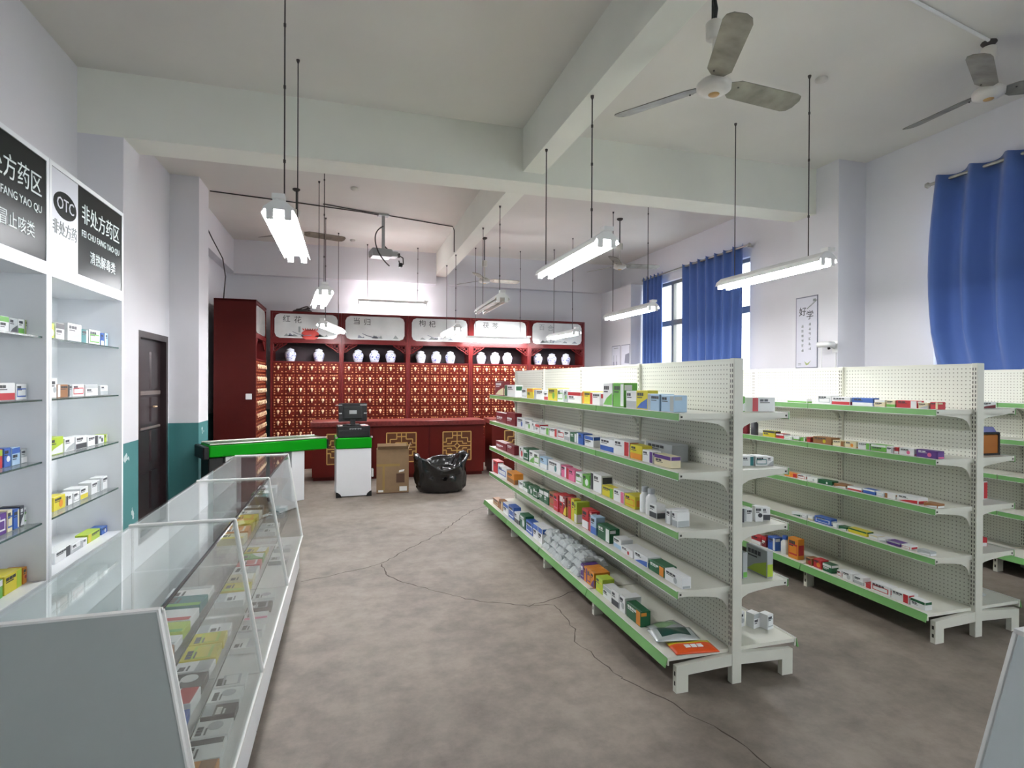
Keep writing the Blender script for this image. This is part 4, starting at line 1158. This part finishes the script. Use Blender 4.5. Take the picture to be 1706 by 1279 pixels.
def desk(x0, x1, y, n, label):
    o = thing('service_desk', label, 'desk', (x0, y, 0), 0, 'red service desks')
    W = x1 - x0
    m = MB(); m.box(0, W, .03, .06, .06, .86, RED).box(0, .03, .06, .55, .06, .86, RED).box(W - .03, W, .06, .55, .06, .86, RED).box(.02, W - .02, .07, .53, 0, .06, REDS)
    for k in range(1, n): m.box(W * k / n - .012, W * k / n + .012, .026, .03, .06, .86, REDS)
    m.build('desk_body', o)
    MB().cbox(-.02, W + .02, -.02, .60, .86, .945, STONE, .008).build('desk_top', o)
    for k in range(n):
        l = MB(); lattice(l, W * (k + .5) / n, .265, .48, .03); tag(l.build('lattice_panel', o), 'gold lattice panel')
desk(-.54, 2.25, 9.33, 3, 'long red brown service desk with gold lattice panels behind the carton and the black bag')
desk(2.40, 4.26, 9.33, 2, 'red brown service desk with gold lattice mostly hidden behind the middle shelf rack')

# ================================================================ checkout counters
ang = math.radians(24.7)
o = thing('checkout_counter', 'long bright green checkout counter on white pedestals, left of the monitor stand', 'checkout counter', (-1.62, 7.43, 0), ang)
L = 1.49
m = MB(); m.cbox(0.03, L, 0, .44, .665, .812, GREENB, .012)
m.build('green_body', o)
MB().cbox(.05, L - .01, .03, .41, .812, .822, mat('belt_top', (96, 128, 100), .25), .002).build('belt_top', o)
m = MB()
for y in (.012, .428): m.tube([(.04, y, .822), (L - .01, y, .822)], .012, STEEL, 8)
m.build('steel_edge_rail', o)
MB().cbox(-.035, .03, -.012, .452, .645, .80, BLACK, .012).cbox(.03, .20, .03, .41, .30, .66, BLACK, .01).build('black_end_cap', o)
MB().cbox(L, L + .03, .01, .43, .67, .80, BLACK, .008).build('black_end_cap', o)
for xa, xb in ((.22, .40), (1.02, 1.19)):
    p = MB(); p.cbox(xa, xb, .03, .41, .0, .664, WHITE, .006); p.build('pedestal', o)
MB().box(.40, 1.02, .33, .35, .30, .655, mat('grey_back_sheet', (120, 122, 126), .5)).build('back_sheet', o)

o = thing('checkout_stand', 'narrow white checkout stand with a green top carrying the monitor', 'checkout stand', (-.145, 7.975, 0), math.radians(4))
m = MB(); m.cbox(0, .465, 0, .50, .012, .665, WHITE, .006); m.build('white_body', o)
m = MB(); m.cbox(-.006, .471, -.012, .512, .665, .815, GREENB, .012); m.build('green_top', o)
for x in (.0, .465):
    s = 1 if x == 0 else -1
    tag(MB().prism([(x - s * .004, 0), (x + s * .07, 0), (x + s * .055, .04), (x + s * .02, .07), (x - s * .004, .075)], 'y', -.01, .05, BLACK).build('corner_foot', o), 'black corner foot')
m = MB(); m.cbox(.472, .50, .03, .10, .26, .37, WHITEM, .005); m.build('side_latch', o)
m = MB()
for x in (0.0, .465): m.lathe([(.018, .81), (.018, .83), (.008, .835)], STEEL, 10, x, 0)
m.build('corner_stud', o)
A = o.matrix_basis.copy()
def on_stand(x, y): 
    c_, s_ = math.cos(math.radians(4)), math.sin(math.radians(4)); return (-.145 + x * c_ - y * s_, 7.975 + x * s_ + y * c_)
x, y = on_stand(.235, .02)
o = thing('cash_drawer', 'black cash drawer on the green checkout stand', 'cash drawer', (x, y, .816), math.radians(4))
MB().cbox(-.215, .215, 0, .36, 0, .155, BLACK, .006).build('drawer_case', o)
m = MB(); m.cbox(-.205, .205, -.008, 0, .008, .10, mat('black_front', (34, 34, 36), .35), .003)
for i in range(9): m.box(-.06 + i * .018, -.05 + i * .018, -.0095, -.008, .112 + .006 * (i % 2), .13, GREY)
m.build('drawer_front', o)
m = MB(); m.box(-.185, -.10, .04, .14, .156, .161, GREY).cbox(-.15, -.07, .02, .10, .161, .18, BLACK, .003).cbox(.09, .16, .04, .10, .160, .178, WHITEM, .005)
for i in range(6): m.box(-.18 + i * .013, -.172 + i * .013, .11, .135, .161, .165, WHITEM)
m.box(.10, .19, .02, .16, .156, .160, mat('pink_paper', (226, 160, 170), .6))
tag(m.build('paper_tray', o), 'papers and a scanner on top of the drawer')
x, y = on_stand(.235, .26)
o = thing('monitor', 'black monitor seen from behind on the cash drawer', 'monitor', (x, y, .972), math.radians(4))
m = MB(); m.cbox(-.195, .195, -.015, .02, .05, .31, BLACK, .008); m.cbox(-.13, .13, -.04, -.014, .085, .265, mat('black_shell', (30, 32, 32), .5), .012)
m.build('monitor_case', o)
m = MB(); m.box(-.05, .05, -.042, -.039, .16, .21, GREY)
for s in (-1, 1): m.box(s * .19 - .045, s * .19 + .045 if s < 0 else s * .19 + .006, -.0165, -.014, .28, .29, GREY) if s < 0 else m.box(.10, .19, -.0165, -.014, .28, .29, GREY)
m.box(-.192, -.15, -.0165, -.014, .16, .175, GREY).box(.15, .192, -.0165, -.014, .16, .175, GREY)
m.build('back_label', o)
m = MB(); m.cbox(-.035, .035, -.03, .01, .01, .10, BLACK, .004).cbox(-.09, .09, -.08, .09, 0, .012, BLACK, .004)
m.build('monitor_stand', o)

# cardboard carton
o = thing('cardboard_carton', 'tall brown cardboard carton with a hand hole standing before the red desk', 'carton', (.62, 8.11, 0), math.radians(-3))
w, d, h = .225, .20, .625
m = MB(); t = .006
m.box(-w, w, 0, t, .01, h, CARD).box(-w, w, d - t, d, .01, h, CARD).box(-w, -w + t, t, d - t, .01, h, CARD).box(w - t, w, t, d - t, .01, h, CARD).box(-w + t, w - t, t, d - t, .01, .016, CARD)
m.box(-w, w, .0, d, 0, .01, CARDIN)
m.build('carton_body', o)
f = MB(); f.prism([(.004, h), (-.05, h + .05), (-.048, h + .055), (.008, h + .004)], 'x', -w + .02, w - .01, CARD); f.build('flap', o)
f = MB(); f.prism([(d - .006, h), (d + .04, h + .06), (d + .044, h + .058), (d, h)], 'x', -w + .01, w - .02, CARD); f.build('flap', o)
f = MB(); f.prism([(w - .006, h), (w + .03, h + .08), (w + .034, h + .078), (w, h)], 'y', .02, d - .02, CARD); f.build('flap', o)
f = MB(); f.box(.05, .165, -.002, .001, .15, .28, CARDIN); tag(f.build('hand_hole', o), 'dark square hole')
f = MB(); f.box(.095, .20, -.0025, .001, .03, .095, WHITEM).box(-.20, -.13, -.0025, .001, .02, .05, WHITEM)
f.prism([(.085, .295), (.155, .31), (.165, .34), (.09, .325)], 'y', -.0025, .001, WHITEM)
tag(f.build('paper_label', o), 'white paper label')
f = MB(); f.box(-w, .10, -.002, .0005, .385, .42, mat('packing_tape', (160, 134, 84), .25)).box(-.14, -.11, -.002, .0005, .05, .385, mat('packing_tape', (160, 134, 84), .25)); f.build('packing_tape', o)

# black bin bag
o = thing('bin_bag', 'open black plastic bag with flared rim on the floor beside the carton', 'bag', (1.31, 8.12, 0))
r = random.Random(12); n = 56
rings = [(.00, .26), (.012, .31), (.06, .335), (.14, .345), (.23, .355), (.32, .36), (.40, .365), (.455, .375), (.485, .375), (.47, .345), (.42, .32), (.34, .30), (.30, .25), (.32, .15), (.33, .02)]
ph = [(r.uniform(0, 6.28), r.uniform(0, 6.28), r.uniform(0, 6.28)) for _ in rings]
V = []; F = []
for i, (z, rad) in enumerate(rings):
    for k in range(n):
        a = 2 * PI * k / n
        fold = .018 * math.sin(7 * a + 2.2 * z * 9) + .014 * math.sin(13 * a + 17 * z + 1) + .010 * math.sin(23 * a - 30 * z) + r.uniform(-.006, .006)
        fold *= (.3 if i < 2 else 1) * (1 if rad > .1 else .2)
        rim = (.035 * math.sin(2 * a + .6) + .02 * math.sin(5 * a)) if 5 <= i <= 11 else (.02 * math.sin(6 * a + 4 * rad) if i > 11 else 0)
        rr = rad + fold
        if 5 <= i <= 11: rim += .05 * abs(math.cos(a)) ** 3 - .09 * max(0, -math.sin(a)) ** 2 * (z / .45)
        V.append((rr * math.cos(a) * 1.02, rr * math.sin(a) * .80, max(0.0, z + rim * (1 if i > 1 else 0))))
for i in range(len(rings) - 1):
    for k in range(n): F.append((i * n + k, i * n + (k + 1) % n, (i + 1) * n + (k + 1) % n, (i + 1) * n + k))
F.append(tuple(range(n - 1, -1, -1))); e = (len(rings) - 1) * n; F.append(tuple(range(e, e + n)))
m = MB(); m.add(V, F, BAGM, True); m.build('bag_skin', o)

bpy.context.view_layer.update()
